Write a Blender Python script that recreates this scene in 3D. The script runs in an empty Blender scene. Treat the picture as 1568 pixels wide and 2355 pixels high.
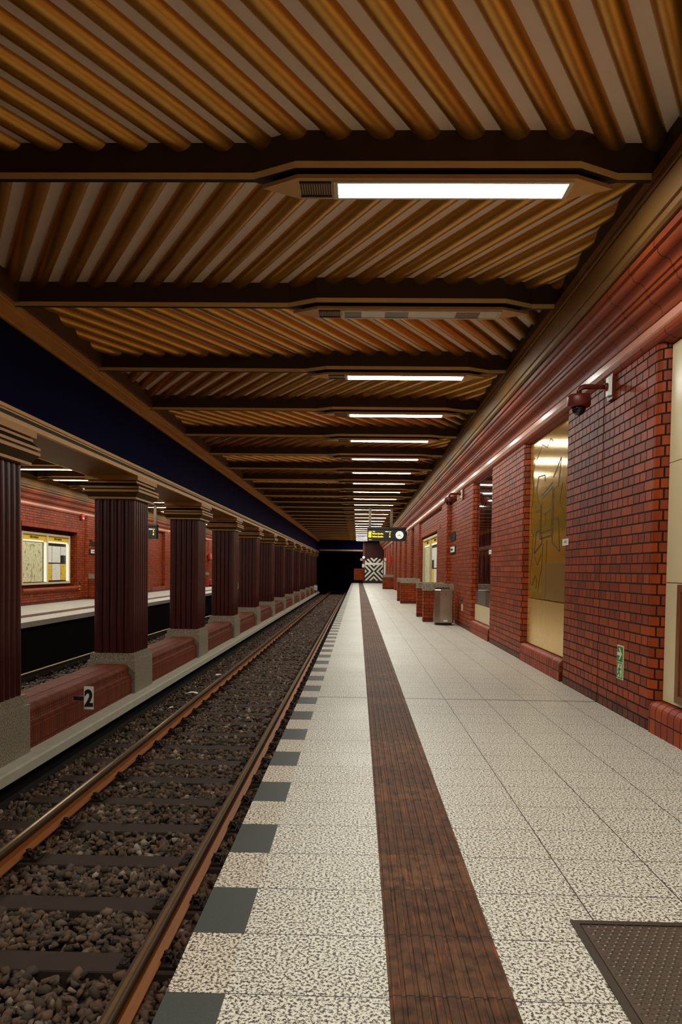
import bpy, math, random
import numpy as np
from mathutils import Vector, Matrix
random.seed(7); RNG = np.random.default_rng(7)
S = bpy.context.scene
COL = S.collection
PI = math.pi

# ------------------------------------------------------------------ materials
def lin(c):
    return tuple(((v/255)/12.92 if v/255 <= .04045 else ((v/255+.055)/1.055)**2.4) for v in c)

class NT:
    def __init__(s, name):
        s.m = bpy.data.materials.new(name); s.m.use_nodes = True
        s.t = s.m.node_tree; s.n = s.t.nodes; s.b = s.n['Principled BSDF']
    def new(s, typ, **kw):
        n = s.n.new(typ)
        for k, v in kw.items():
            setattr(n, k, v)
        return n
    def link(s, a, b): s.t.links.new(a, b)
    def math(s, op, a, b=None, c=None):
        n = s.new('ShaderNodeMath', operation=op)
        for i, v in enumerate((a, b, c)):
            if v is None: continue
            if isinstance(v, (int, float)): n.inputs[i].default_value = v
            else: s.link(v, n.inputs[i])
        return n.outputs[0]
    def mix(s, fac, a, b, mode='MIX'):
        n = s.new('ShaderNodeMix', data_type='RGBA', blend_type=mode)
        if isinstance(fac, (int, float)): n.inputs[0].default_value = fac
        else: s.link(fac, n.inputs[0])
        for i, v in ((6, a), (7, b)):
            if isinstance(v, tuple): n.inputs[i].default_value = (*v[:3], 1)
            else: s.link(v, n.inputs[i])
        return n.outputs[2]
    def coord(s, out='Object'):
        return s.new('ShaderNodeTexCoord').outputs[out]
    def sep(s, v):
        n = s.new('ShaderNodeSeparateXYZ'); s.link(v, n.inputs[0]); return n.outputs
    def noise(s, vec, scale, detail=3, rough=.55, out=0):
        n = s.new('ShaderNodeTexNoise'); s.link(vec, n.inputs['Vector'])
        n.inputs['Scale'].default_value = scale; n.inputs['Detail'].default_value = detail
        n.inputs['Roughness'].default_value = rough
        return n.outputs[out]
    def mapping(s, vec, scale=(1, 1, 1), loc=(0, 0, 0)):
        n = s.new('ShaderNodeMapping'); s.link(vec, n.inputs[0])
        n.inputs['Scale'].default_value = scale; n.inputs['Location'].default_value = loc
        return n.outputs[0]
    def ramp(s, fac, stops, interp='LINEAR'):
        n = s.new('ShaderNodeValToRGB'); s.link(fac, n.inputs[0]); r = n.color_ramp
        r.interpolation = interp
        while len(r.elements) < len(stops): r.elements.new(.5)
        for e, (p, c) in zip(r.elements, stops):
            e.position = p; e.color = (*c[:3], 1)
        return n.outputs[0]
    def bump(s, h, strength=.3, dist=.01):
        n = s.new('ShaderNodeBump'); s.link(h, n.inputs['Height'])
        n.inputs['Strength'].default_value = strength; n.inputs['Distance'].default_value = dist
        s.link(n.outputs[0], s.b.inputs['Normal'])
    def base(s, v):
        if isinstance(v, tuple): s.b.inputs['Base Color'].default_value = (*v[:3], 1)
        else: s.link(v, s.b.inputs['Base Color'])
    def set(s, rough=.5, metal=0, spec=.5, **kw):
        if isinstance(rough, (int, float)): s.b.inputs['Roughness'].default_value = rough
        else: s.link(rough, s.b.inputs['Roughness'])
        s.b.inputs['Metallic'].default_value = metal
        s.b.inputs['Specular IOR Level'].default_value = spec
        for k, v in kw.items(): s.b.inputs[k].default_value = v

def plain(name, c, rough=.5, metal=0, spec=.5, var=.12, scale=18, **kw):
    t = NT(name); co = t.coord(); c = lin(c)
    f = t.noise(co, scale, 4)
    t.base(t.mix(f, tuple(v*(1-var) for v in c), tuple(min(1, v*(1+var)) for v in c)))
    t.set(rough, metal, spec, **kw)
    return t.m

def emit(name, c, strength):
    t = NT(name); t.base((0, 0, 0)); t.set(.5, 0, 0)
    t.b.inputs['Emission Color'].default_value = (*lin(c), 1)
    t.b.inputs['Emission Strength'].default_value = strength
    return t.m

def brick(name, bw, rh, c1, c2, mortar, off=.5, squash=1., freq=2, ms=.006, rough=.5, bump=.6, grime=True):
    t = NT(name); uv = t.coord('UV')
    n = t.new('ShaderNodeTexBrick', offset=off, offset_frequency=2, squash=squash, squash_frequency=freq)
    t.link(uv, n.inputs['Vector'])
    n.inputs['Scale'].default_value = 1; n.inputs['Mortar Size'].default_value = ms
    n.inputs['Mortar Smooth'].default_value = .15; n.inputs['Bias'].default_value = -.1
    n.inputs['Brick Width'].default_value = bw; n.inputs['Row Height'].default_value = rh
    n.inputs['Color1'].default_value = (*lin(c1), 1); n.inputs['Color2'].default_value = (*lin(c2), 1)
    n.inputs['Mortar'].default_value = (*lin(mortar), 1)
    col = t.mix(t.math('MULTIPLY', t.noise(uv, 3.2, 5), .55), n.outputs[0], t.mix(.6, n.outputs[0], lin((90, 40, 16))))
    if grime:
        z = t.sep(uv)[1]
        g = t.math('MULTIPLY', t.math('LESS_THAN', t.math('ADD', z, t.math('MULTIPLY', t.noise(uv, 6, 3), .08)), .14), .6)
        col = t.mix(g, col, lin((38, 22, 16)))
    t.base(col)
    r = t.math('ADD', t.math('MULTIPLY', n.outputs[1], .45), t.math('ADD', t.math('MULTIPLY', t.noise(uv, 9), .2), rough-.1))
    t.set(r, 0, .22)
    h = t.math('ADD', t.math('MULTIPLY', n.outputs[1], -1), t.math('MULTIPLY', t.noise(uv, 30, 4), .12))
    t.bump(h, bump, .008)
    return t.m

M = {}
BR1, BR2, MORT = (170, 68, 18), (122, 46, 14), (20, 14, 9)
M['brick'] = brick('brick_wall', .25, .0832, BR1, BR2, MORT, off=.25, squash=.5, freq=2, ms=.0075)
M['brick_stretch'] = brick('brick_running', .25, .0832, BR1, BR2, MORT, off=.5, ms=.005)
M['rowlock'] = brick('brick_rowlock', .107, .17, BR1, (128, 44, 24), MORT, off=0, ms=.005)
M['soldier'] = brick('brick_soldier', .083, 5., BR1, (140, 50, 28), MORT, off=0, ms=.005, grime=False)
M['parapet'] = brick('parapet_tile', .062, .30, (126, 56, 26), (98, 42, 20), (46, 20, 11), off=0, ms=.0035, rough=.65, grime=False)

def cove_mat():
    t = NT('cornice_tile'); uv = t.coord('UV'); o = t.sep(uv)
    j = t.math('LESS_THAN', t.math('FRACT', t.math('DIVIDE', o[0], .46)), .022)
    c = t.mix(t.noise(uv, 2.2, 4), lin((122, 48, 19)), lin((160, 68, 26)))
    t.base(t.mix(j, c, lin((24, 10, 7)))); t.set(.5, 0, .25)
    t.bump(t.math('MULTIPLY', j, -1), .5, .006)
    return t.m
M['cove'] = cove_mat()
M['strip'] = plain('strip_tile', (226, 156, 132), .22, 0, .7)  # pale tone puts the lamp reflections of the glaze into the colour

def granite_floor(name, edge=False):
    t = NT(name); co = t.coord('Object'); o = t.sep(co)
    v = t.mapping(co, (1, 1, 1))
    n1 = t.noise(v, 95, 3, .6)
    n2 = t.noise(t.mapping(co, (1, 1, 1), (9, 3, 0)), 220, 2, .5)
    f = t.math('ADD', t.math('MULTIPLY', n1, .75), t.math('MULTIPLY', n2, .25))
    c = t.ramp(f, [(0, lin((42, 33, 26))), (.43, lin((66, 56, 46))), (.475, lin((156, 144, 124))), (.51, lin((236, 230, 216))), (1, lin((250, 246, 236)))])
    big = t.noise(co, .9, 3)
    c = t.mix(t.math('MULTIPLY', big, .3), c, lin((190, 178, 158)), 'MULTIPLY')
    fy = t.math('FRACT', t.math('DIVIDE', t.math('ADD', o[1], 349*.349-2.056), .349))
    if edge:
        par = t.math('FRACT', t.math('DIVIDE', t.math('ADD', o[1], 349*.698-2.056), .698))
        dk = t.math('GREATER_THAN', par, .5)
        c = t.mix(dk, t.mix(.25, c, lin((225, 190, 150)), 'MULTIPLY'), t.mix(t.noise(co, 120, 3), lin((52, 55, 52)), lin((82, 84, 78))))
        line = t.math('LESS_THAN', fy, .008)
    else:
        fx = t.math('FRACT', t.math('DIVIDE', t.math('SUBTRACT', o[0], .475-38.8), .388))
        lx = t.math('MULTIPLY', t.math('LESS_THAN', fx, .013), t.math('GREATER_THAN', o[0], .5))
        line = t.math('MAXIMUM', t.math('LESS_THAN', fy, .011), lx)
        ej = t.math('LESS_THAN', t.math('ABSOLUTE', t.math('SUBTRACT', o[1], 6.975)), .011)
        line = t.math('MAXIMUM', line, ej)
    t.base(t.mix(line, c, lin((38, 30, 24))))
    t.set(t.math('ADD', .34, t.math('MULTIPLY', big, .25)), 0, .4)
    t.bump(t.math('MULTIPLY', line, -1), .4, .004)
    return t.m
M['floor'] = granite_floor('granite_paving'); M['edge'] = granite_floor('edge_paving', True)

def granite(name, a, b):
    t = NT(name); co = t.coord()
    f = t.noise(co, 70, 3, .65)
    t.base(t.ramp(f, [(0, lin((40, 36, 30))), (.42, lin(a)), (.6, lin(b)), (1, lin(tuple(min(255, v+20) for v in b)))]))
    t.set(.55, 0, .4); t.bump(t.noise(co, 140, 3), .25, .004)
    return t.m
M['granite'] = granite('granite_grey', (104, 94, 78), (172, 160, 136))

def tactile():
    t = NT('tactile_tile'); co = t.coord(); o = t.sep(co)
    fy = t.math('FRACT', t.math('DIVIDE', t.math('ADD', o[1], 100*.349-2.056), .349))
    tile = t.math('FLOOR', t.math('DIVIDE', t.math('ADD', o[1], 100*.349-2.056), .349))
    wn = t.new('ShaderNodeTexWhiteNoise', noise_dimensions='1D'); t.link(tile, wn.inputs['W'])
    c = t.mix(wn.outputs[0], lin((92, 60, 40)), lin((116, 78, 54)))
    c = t.mix(t.ramp(t.noise(co, 16, 5), [(.4, (0, 0, 0)), (.7, (1, 1, 1))]), c, lin((60, 38, 25)))
    streak = t.noise(t.mapping(co, (95, 5, 1)), 1, 3)
    c = t.mix(t.ramp(streak, [(.58, (0, 0, 0)), (.75, (.7, .7, .7))]), c, lin((168, 86, 38)))
    t.base(t.mix(t.math('LESS_THAN', fy, .012), c, lin((34, 22, 17))))
    t.set(.65, 0, .15)
    return t.m
M['tactile'] = tactile()

M['ceiling'] = plain('ceiling_plaster', (238, 214, 190), .85, 0, .2, .08, 2.5)
def tubemat():
    t = NT('tube_bronze'); co = t.coord()
    t.base(t.mix(t.noise(co, 5, 4), lin((196, 142, 62)), lin((216, 160, 74))))
    t.set(.36, .88, .5); return t.m
M['tube'] = tubemat()
M['beam'] = plain('beam_brown', (70, 53, 38), .6, .1, .3, .15, 4)
M['fascia'] = plain('fascia_brown', (92, 64, 36), .55, .2, .4, .15, 4)
M['gold'] = plain('gold_trim', (216, 168, 94), .42, .35, .5, .15, 6)
M['flange'] = plain('beam_flange_gold', (250, 212, 136), .45, .1, .4, .12, 6)
M['gold2'] = plain('cornice_bronze', (136, 96, 46), .5, .3, .35, .15, 6)
M['goldplate'] = plain('lamp_housing_bronze', (206, 158, 96), .5, .1, .5, .15, 6)
M['black'] = plain('black_paint', (14, 13, 13), .6)
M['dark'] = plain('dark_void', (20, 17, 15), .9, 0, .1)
M['soffit'] = plain('girder_soffit', (150, 112, 62), .5, .3, .4, .2, 3)
M['blue'] = plain('navy_enamel', (9, 11, 50), .8, 0, .05, .2, 1.2)
def shaft():
    t = NT('column_tile'); co = t.coord(); o = t.sep(co)
    j = t.math('LESS_THAN', t.math('FRACT', t.math('DIVIDE', t.math('ADD', o[2], .19), .635)), .008)
    c = t.mix(t.noise(co, 3, 4), lin((56, 21, 19)), lin((76, 29, 25)))
    t.base(t.mix(j, c, lin((18, 8, 8)))); t.set(.3, 0, .45); return t.m
M['shaft'] = shaft()
M['capgold'] = plain('capital_gold', (188, 140, 78), .45, .35, .5, .15, 6)
M['capslope'] = plain('capital_slope_bronze', (84, 62, 30), .55, .2, .3)
M['capdark'] = plain('capital_dark_band', (34, 26, 18), .6)  # dark brown for the capital recesses and the lamp vents
M['concrete'] = plain('kerb_concrete', (186, 180, 160), .8, 0, .2, .18, 5)
M['sleeper'] = plain('sleeper_timber', (60, 45, 36), .75, 0, .25, .3, 6)
M['iron'] = plain('fastener_iron', (48, 34, 26), .6, .3, .4, .3, 20)
def railmat():
    t = NT('rail_steel'); co = t.coord(); o = t.sep(co)
    head = t.math('GREATER_THAN', o[2], .095)
    n = t.noise(t.mapping(co, (40, 3, 10)), 1, 4)
    rust = t.mix(n, lin((124, 70, 24)), lin((166, 96, 36)))
    t.base(t.mix(head, rust, t.mix(n, lin((62, 42, 28)), lin((88, 62, 40)))))
    t.set(.6, .1, .3); return t.m
M['rail'] = railmat()
M['railtop'] = plain('rail_running_band', (214, 178, 120), .36, 1, .5, .2, 8)
def ballast():
    t = NT('ballast_stone'); g = t.new('ShaderNodeNewGeometry'); co = t.coord()
    c = t.ramp(g.outputs['Random Per Island'], [(0, lin((62, 54, 47))), (.3, lin((102, 80, 62))), (.55, lin((124, 94, 70))), (.8, lin((84, 74, 64))), (.95, lin((146, 124, 102))), (1, lin((186, 168, 146)))])
    o = t.sep(co)
    # rust dust lies along both rails
    a = t.math('ABSOLUTE', t.math('SUBTRACT', t.math('ABSOLUTE', t.math('ADD', o[0], 1.935)), .755))
    r = t.math('MULTIPLY', t.math('SUBTRACT', 1, t.math('MINIMUM', 1, t.math('DIVIDE', a, .35))), .5)
    c = t.mix(r, c, lin((104, 62, 36)))
    t.base(t.mix(t.math('MULTIPLY', t.noise(co, 60, 4), .5), c, lin((52, 40, 32)))); t.set(.8, 0, .3)
    return t.m
M['ballast'] = ballast()
M['bed'] = plain('ballast_bed', (40, 32, 26), .9, 0, .2, .4, 30)
M['steel'] = plain('brushed_steel', (186, 176, 158), .24, .95, .5, .12, 8)
M['darksteel'] = plain('dark_steel', (52, 46, 40), .45, .7)
M['hatch'] = plain('tread_steel', (112, 98, 86), .36, .7, .5, .18, 14)
M['hatchframe'] = plain('hatch_frame_steel', (84, 74, 62), .45, .7, .5, .15, 9)
M['white'] = plain('white_enamel', (246, 242, 228), .4)
M['cream'] = plain('cream_panel', (218, 198, 156), .28, 0, .5, .07, 3)
M['paper'] = plain('paper_white', (236, 230, 214), .8, 0, .2)
M['frame'] = plain('frame_cream', (214, 200, 164), .4)
M['yellow'] = plain('yellow_header', (238, 190, 20), .5)
M['green'] = plain('safety_green', (22, 112, 62), .45)
M['glowpale'] = plain('photoluminescent', (222, 228, 178), .5)
M['red'] = plain('signal_red', (190, 36, 24), .4)
M['redbrown'] = plain('camera_paint', (104, 34, 24), .4)
M['pillar'] = plain('end_pillar', (96, 42, 32), .5)
M['darkbrick'] = brick('end_wall_brick', .25, .0832, (62, 30, 22), (48, 22, 17), (18, 11, 9), off=.25, squash=.5, freq=2)
def brass(name, rough, c):
    t = NT(name); co = t.coord()
    s = t.noise(t.mapping(co, (1, 14, 3)), 4, 4)
    t.base(t.mix(s, lin(c), lin(tuple(min(255, int(v*1.12)) for v in c))))
    t.set(t.math('ADD', rough, t.math('MULTIPLY', s, .08)), .6, .5)
    return t.m
M['brass'] = brass('brass_sheet', .07, (196, 148, 52))
M['brass2'] = brass('brass_sheet_lower', .2, (222, 182, 100))  # paler than the upper sheet: floor reflection put into the colour
M['engrave'] = plain('engraved_line', (58, 40, 14), .5, .4)
M['brasspatch'] = brass('brass_patch', .3, (158, 122, 52))
def woodpic():
    t = NT('dark_wood_picture'); co = t.coord()
    f = t.noise(t.mapping(co, (1, 9, 1.2)), 3, 5)
    t.base(t.mix(f, lin((58, 26, 14)), lin((150, 84, 38)))); t.set(.35); return t.m
M['woodpic'] = woodpic()
def glasspic():
    t = NT('dark_glass_picture'); co = t.coord(); o = t.sep(co)
    f = t.noise(t.mapping(co, (1, 5, .6)), 2.2, 5, .6)
    c = t.ramp(f, [(.35, lin((16, 12, 11))), (.5, lin((34, 18, 16))), (.56, lin((92, 28, 18))), (.66, lin((120, 58, 30))), (.75, lin((28, 16, 16)))])
    lo = t.math('LESS_THAN', o[2], .60)
    t.base(t.mix(lo, c, lin((92, 82, 72)))); t.set(.04, 0, .8)
    return t.m
M['glasspic'] = glasspic()
def glass():
    t = NT('clear_glass'); t.base((1, 1, 1)); t.set(.02, 0, .5, **{'Transmission Weight': 1., 'IOR': 1.15}); return t.m
M['glass'] = glass()
def mapmat():
    t = NT('city_map_print'); co = t.coord()
    f = t.noise(co, 5, 7, .65)
    t.base(t.ramp(f, [(.36, lin((148, 140, 84))), (.45, lin((208, 200, 150))), (.52, lin((232, 226, 190))), (.6, lin((196, 190, 130))), (.7, lin((240, 236, 214)))])); t.set(.6); return t.m
M['map'] = mapmat()
def printmat(name, a, b, sc):
    t = NT(name); co = t.coord()
    f = t.noise(t.mapping(co, (1, 1, 3)), sc, 6, .7)
    t.base(t.ramp(f, [(.33, lin(a)), (.43, lin(b))])); t.set(.6); return t.m
M['print'] = printmat('notice_print', (150, 148, 142), (236, 234, 224), 9)
M['poster'] = printmat('yellow_poster_print', (48, 44, 30), (236, 192, 44), 6)
def chevron():
    t = NT('chevron_paint'); co = t.coord(); o = t.sep(co)
    u = t.math('ABSOLUTE', o[0]); v = t.math('ABSOLUTE', t.math('SUBTRACT', o[2], 1.10))
    d = t.math('ADD', t.math('SUBTRACT', v, u), 8.4)
    w = t.math('LESS_THAN', t.math('FRACT', t.math('DIVIDE', d, .42)), .5)
    low = t.math('GREATER_THAN', o[2], .24)
    w = t.math('MULTIPLY', w, low)
    t.base(t.mix(w, lin((12, 12, 12)), lin((236, 228, 208)))); t.set(.5); return t.m
M['chevron'] = chevron()
def mirror():
    t = NT('mirror_glass'); t.base((.85, .85, .85)); t.set(.02, 1); return t.m
M['mirror'] = mirror()
M['plastic'] = plain('bin_label', (220, 214, 196), .5)
M['seatred'] = plain('seat_red', (170, 28, 24), .4)
LAMP = 60.
M['lamp'] = emit('lamp_diffuser_lit', (252, 254, 244), LAMP)
M['led'] = emit('led_yellow', (255, 214, 40), 2.2)
M['ledw'] = emit('led_white', (255, 246, 224), 2.0)
M['clock'] = emit('clock_face_lit', (246, 248, 236), .95)
M['bluelamp'] = emit('blue_lamp', (190, 225, 255), 3)
M['glowstrip'] = emit('glowing_strip', (255, 248, 216), .95)
def deadlamp():
    t = NT('lamp_diffuser_unlit'); co = t.coord(); o = t.sep(co)
    cell = t.math('FLOOR', t.math('MULTIPLY', o[0], 4.2))
    wn = t.new('ShaderNodeTexWhiteNoise', noise_dimensions='1D'); t.link(cell, wn.inputs['W'])
    t.base(t.ramp(wn.outputs[0], [(0, lin((120, 98, 78))), (.35, lin((150, 126, 104))), (.42, lin((226, 216, 194)))], 'CONSTANT')); t.set(.4)
    return t.m
M['deadlamp'] = deadlamp()

# ------------------------------------------------------------------ mesh builder
class MB:
    def __init__(s): s.v = []; s.f = []; s.uv = []; s.smooth = []
    def face(s, pts, uv=None, smooth=False):
        i = len(s.v); s.v += [tuple(p) for p in pts]; s.f.append(tuple(range(i, i+len(pts))))
        s.uv.append(uv); s.smooth.append(smooth)
    def box(s, x0, x1, y0, y1, z0, z1):
        a = [(x, y, z) for z in (z0, z1) for y in (y0, y1) for x in (x0, x1)]
        for q in ((0, 2, 3, 1), (4, 5, 7, 6), (0, 1, 5, 4), (2, 6, 7, 3), (0, 4, 6, 2), (1, 3, 7, 5)):
            s.face([a[k] for k in q])
        return s
    def bbox(s, x0, x1, y0, y1, z0, z1, b=.01):
        # box with bevelled vertical edges and top rim
        def ring(i, z): return [(x0+i, y0+b, z), (x0+b, y0+i, z), (x1-b, y0+i, z), (x1-i, y0+b, z), (x1-i, y1-b, z), (x1-b, y1-i, z), (x0+b, y1-i, z), (x0+i, y1-b, z)]
        s.loft([ring(0, z0), ring(0, z1-b), ring(b*.7, z1)], True)
        return s
    def loft(s, rings, caps=True, smooth=False, closed=True):
        n = len(rings[0])
        for a, b in zip(rings, rings[1:]):
            for k in range(n if closed else n-1):
                j = (k+1) % n
                s.face([a[k], a[j], b[j], b[k]], None, smooth)
        if caps:
            s.face(list(reversed(rings[0]))); s.face(rings[-1])
        return s
    def prism(s, prof, y0, y1, caps=True, smooth=False):
        # prof: (x,z) closed polygon, extruded along y with u=y, v=perimeter
        L = 0; n = len(prof)
        for k in range(n):
            a, b = prof[k], prof[(k+1) % n]; d = math.hypot(b[0]-a[0], b[1]-a[1])
            s.face([(a[0], y0, a[1]), (b[0], y0, b[1]), (b[0], y1, b[1]), (a[0], y1, a[1])], [(y0, L), (y0, L+d), (y1, L+d), (y1, L)], smooth)
            L += d
        if caps:
            s.face([(p[0], y0, p[1]) for p in reversed(prof)]); s.face([(p[0], y1, p[1]) for p in prof])
        return s
    def plan(s, poly, z0, z1, caps=True):
        n = len(poly)
        s.loft([[(x, y, z0) for x, y in poly], [(x, y, z1) for x, y in poly]], caps); return s
    def wallpath(s, pts, z0, z1, u0=0):
        # vertical wall along a plan path with u = arc length, v = z
        u = u0
        for a, b in zip(pts, pts[1:]):
            d = math.hypot(b[0]-a[0], b[1]-a[1])
            s.face([(a[0], a[1], z0), (b[0], b[1], z0), (b[0], b[1], z1), (a[0], a[1], z1)], [(u, z0), (u+d, z0), (u+d, z1), (u, z1)])
            u += d
        return u
    def cyl(s, p0, p1, r0, r1=None, n=16, caps=True, smooth=True):
        r1 = r0 if r1 is None else r1
        p0, p1 = Vector(p0), Vector(p1); d = (p1-p0).normalized()
        a = Vector((0, 0, 1)) if abs(d.z) < .9 else Vector((1, 0, 0))
        u = d.cross(a).normalized(); w = d.cross(u)
        R = [[tuple(p+(u*math.cos(2*PI*k/n)+w*math.sin(2*PI*k/n))*r) for k in range(n)] for p, r in ((p0, r0), (p1, r1))]
        s.loft(R, caps, smooth); return s
    def tube(s, path, r, n=10):
        rings = []
        P = [Vector(p) for p in path]
        for i, p in enumerate(P):
            d = ((P[min(i+1, len(P)-1)]-P[max(i-1, 0)])).normalized()
            a = Vector((0, 0, 1)) if abs(d.z) < .95 else Vector((0, 1, 0))
            u = d.cross(a).normalized(); w = d.cross(u)
            rings.append([tuple(p+(u*math.cos(2*PI*k/n)+w*math.sin(2*PI*k/n))*r) for k in range(n)])
        s.loft(rings, True, True); return s
    def lathe(s, c, prof, n=24, axis='z'):
        rings = []
        for r, h in prof:
            ring = []
            for k in range(n):
                a = 2*PI*k/n; x, y = r*math.cos(a), r*math.sin(a)
                ring.append((c[0]+x, c[1]+y, c[2]+h) if axis == 'z' else (c[0]+x, c[1]+h, c[2]+y))
            rings.append(ring)
        s.loft(rings, True, True); return s
    def build(s, name, mat, parent=None, weld=True, loc=None):
        me = bpy.data.meshes.new(name)
        v = s.v; f = s.f
        me.from_pydata(v, [], f)
        uvl = me.uv_layers.new(name='UVMap')
        me.update()
        li = 0
        data = np.zeros(len(me.loops)*2, dtype=np.float32)
        for p, uv in zip(me.polygons, s.uv):
            nrm = p.normal; ax = max(range(3), key=lambda k: abs(nrm[k]))
            for k, vi in enumerate(p.vertices):
                if uv: q = uv[k]
                else:
                    c = v[vi]; q = (c[1], c[2]) if ax == 0 else (c[0], c[2]) if ax == 1 else (c[1], c[0])
                data[li] = q[0]; data[li+1] = q[1]; li += 2
        uvl.data.foreach_set('uv', data)
        me.polygons.foreach_set('use_smooth', s.smooth)
        if weld:
            import bmesh
            bm = bmesh.new(); bm.from_mesh(me)
            bmesh.ops.remove_doubles(bm, verts=bm.verts, dist=1e-5)
            bmesh.ops.recalc_face_normals(bm, faces=bm.faces)
            bm.to_mesh(me); bm.free()
        me.materials.append(mat)
        o = bpy.data.objects.new(name, me); COL.objects.link(o)
        if parent: o.parent = parent
        if loc: o.location = loc
        return o

def tag(o, label=None, cat=None, group=None, kind=None):
    if label: o['label'] = label
    if cat: o['category'] = cat
    if group: o['group'] = group
    if kind: o['kind'] = kind
    return o
def struct(o, label=None): return tag(o, label, None, None, 'structure')
def thing(name, label, cat, loc=(0, 0, 0), group=None):
    o = bpy.data.objects.new(name, None); COL.objects.link(o); o.location = loc; o.empty_display_size = .1
    return tag(o, label, cat, group)
def part(mb, name, mat, parent):
    """builder coordinates are world coordinates; the part is re-expressed relative to its parent"""
    o = mb.build(name, mat, parent)
    p = parent; off = Vector((0, 0, 0))
    while p: off += Vector(p.location); p = p.parent
    if off.length: o.data.transform(Matrix.Translation(-off))
    return o
def dup(root, loc, label=None, group=None):
    r = root.copy(); COL.objects.link(r); r.location = loc
    if label: r['label'] = label
    if group: r['group'] = group
    for ch in list(root.children):
        c = ch.copy(); COL.objects.link(c); c.parent = r
        for g in list(ch.children):
            d = g.copy(); COL.objects.link(d); d.parent = c
    return r
ONES = 'zeroth first second third fourth fifth sixth seventh eighth ninth tenth eleventh twelfth thirteenth fourteenth fifteenth sixteenth seventeenth eighteenth nineteenth'.split()
TENS = {20: ('twentieth', 'twenty'), 30: ('thirtieth', 'thirty'), 40: ('fortieth', 'forty'), 50: ('fiftieth', 'fifty'), 60: ('sixtieth', 'sixty'), 70: ('seventieth', 'seventy'), 80: ('eightieth', 'eighty'), 90: ('ninetieth', 'ninety')}
def ordn(n):
    if n < 20: return ONES[n]
    t = n//10*10
    return TENS[t][0] if n == t else TENS[t][1]+'-'+ONES[n-t]

def text(body, size, mat, parent, origin, right, up, name='lettering', depth=.004, align='LEFT', squeeze=1., bold=0.):
    cu = bpy.data.curves.new('tmp', 'FONT'); cu.body = body; cu.size = size; cu.extrude = depth/2; cu.align_x = align; cu.offset = bold
    o = bpy.data.objects.new('tmp', cu); COL.objects.link(o)
    dg = bpy.context.evaluated_depsgraph_get(); dg.update()
    me = bpy.data.meshes.new_from_object(o.evaluated_get(dg))
    bpy.data.objects.remove(o); bpy.data.curves.remove(cu)
    r = Vector(right); u = Vector(up); n = r.cross(u)
    mt = Matrix(((r.x*squeeze, u.x, n.x, origin[0]), (r.y*squeeze, u.y, n.y, origin[1]), (r.z*squeeze, u.z, n.z, origin[2]), (0, 0, 0, 1)))
    off = Vector((0, 0, 0)); p = parent
    while p: off += Vector(p.location); p = p.parent
    me.transform(Matrix.Translation(-off) @ mt)
    me.materials.clear(); me.materials.append(mat)
    q = bpy.data.objects.new(name, me); COL.objects.link(q); q.parent = parent
    return q

Y0, YE = -4., 66.4          # the station hall from behind the camera to its end wall
BY = [4.99+2.39*k for k in range(-3, 26)]       # beam centre lines
XW = 2.325; XR = 2.44       # pier face / recess back of the platform wall

# ------------------------------------------------------------------ platform
struct(MB().box(-.37, XR+.3, Y0, YE+.3, -.12, 0).build('floor', M['floor']), 'speckled granite platform paving')
struct(MB().box(-.546, -.37, Y0, YE, -.12, .0).build('platform_edge', M['edge']), 'row of alternating grey and pale edge slabs')
pf = [(.11, 0), (.11, .004)]
for k in range(9):
    x = .118+k*.0397
    pf += [(x, .004), (x+.003, .0085), (x+.026, .0085), (x+.029, .004)]
pf += [(.475, .004), (.475, 0)]
struct(MB().prism(pf, Y0, YE).build('tactile_strip', M['tactile']), 'ribbed brown tactile strip along the platform')
struct(MB().box(-.30, -.1, Y0, YE, -1.3, -.12).build('wall_platform', M['dark']), 'dark wall under the platform edge')
struct(MB().box(-7.6, -.1, Y0, YE+14, -1.5, -1.19).build('track_bed', M['bed']), 'dark bed under the ballast')

# ------------------------------------------------------------------ right wall
def arc(cx, cy, r, a0, a1, n=7):
    return [(cx+r*math.cos(a0+(a1-a0)*k/n), cy+r*math.sin(a0+(a1-a0)*k/n)) for k in range(n+1)]
def pier(path, y0, y1, sgn=1, xw=XW, xr=XR, joint=None, r=.12):
    """pier between y0 and y1; face towards -x (sgn=1) or +x (sgn=-1)"""
    d = xr-xw
    def fx(q): return xw+(q)*1.0
    pts = [(xr, y0)]
    for x, y in arc(xw+r, y0+r, r, -PI/2, -PI): pts.append((min(x, xr), y))
    if joint: pts += [(xw, joint-.008), (xw+.03, joint-.008), (xw+.03, joint+.008), (xw, joint+.008)]
    for x, y in arc(xw+r, y1-r, r, PI, PI/2): pts.append((min(x, xr), y))
    pts.append((xr, y1))
    path += pts
piers = [(-1.0, 1.1, None), (1.12, 3.66, None), (5.645, 8.22, 6.95), (10.165, 12.74, None), (14.68, 17.25, None), (18.95, 20.3, None)]
far_near = [27.6, 31.7, 36.0, 40.35, 44.5, 48.8, 53.0, 57.3, 61.5]
piers += [(y, min(y+2.5, 65.6), None) for y in far_near]
path = [(XR, Y0)]
for a, b, j in piers: pier(path, a, b, joint=j)
path.append((XR, YE))
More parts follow.
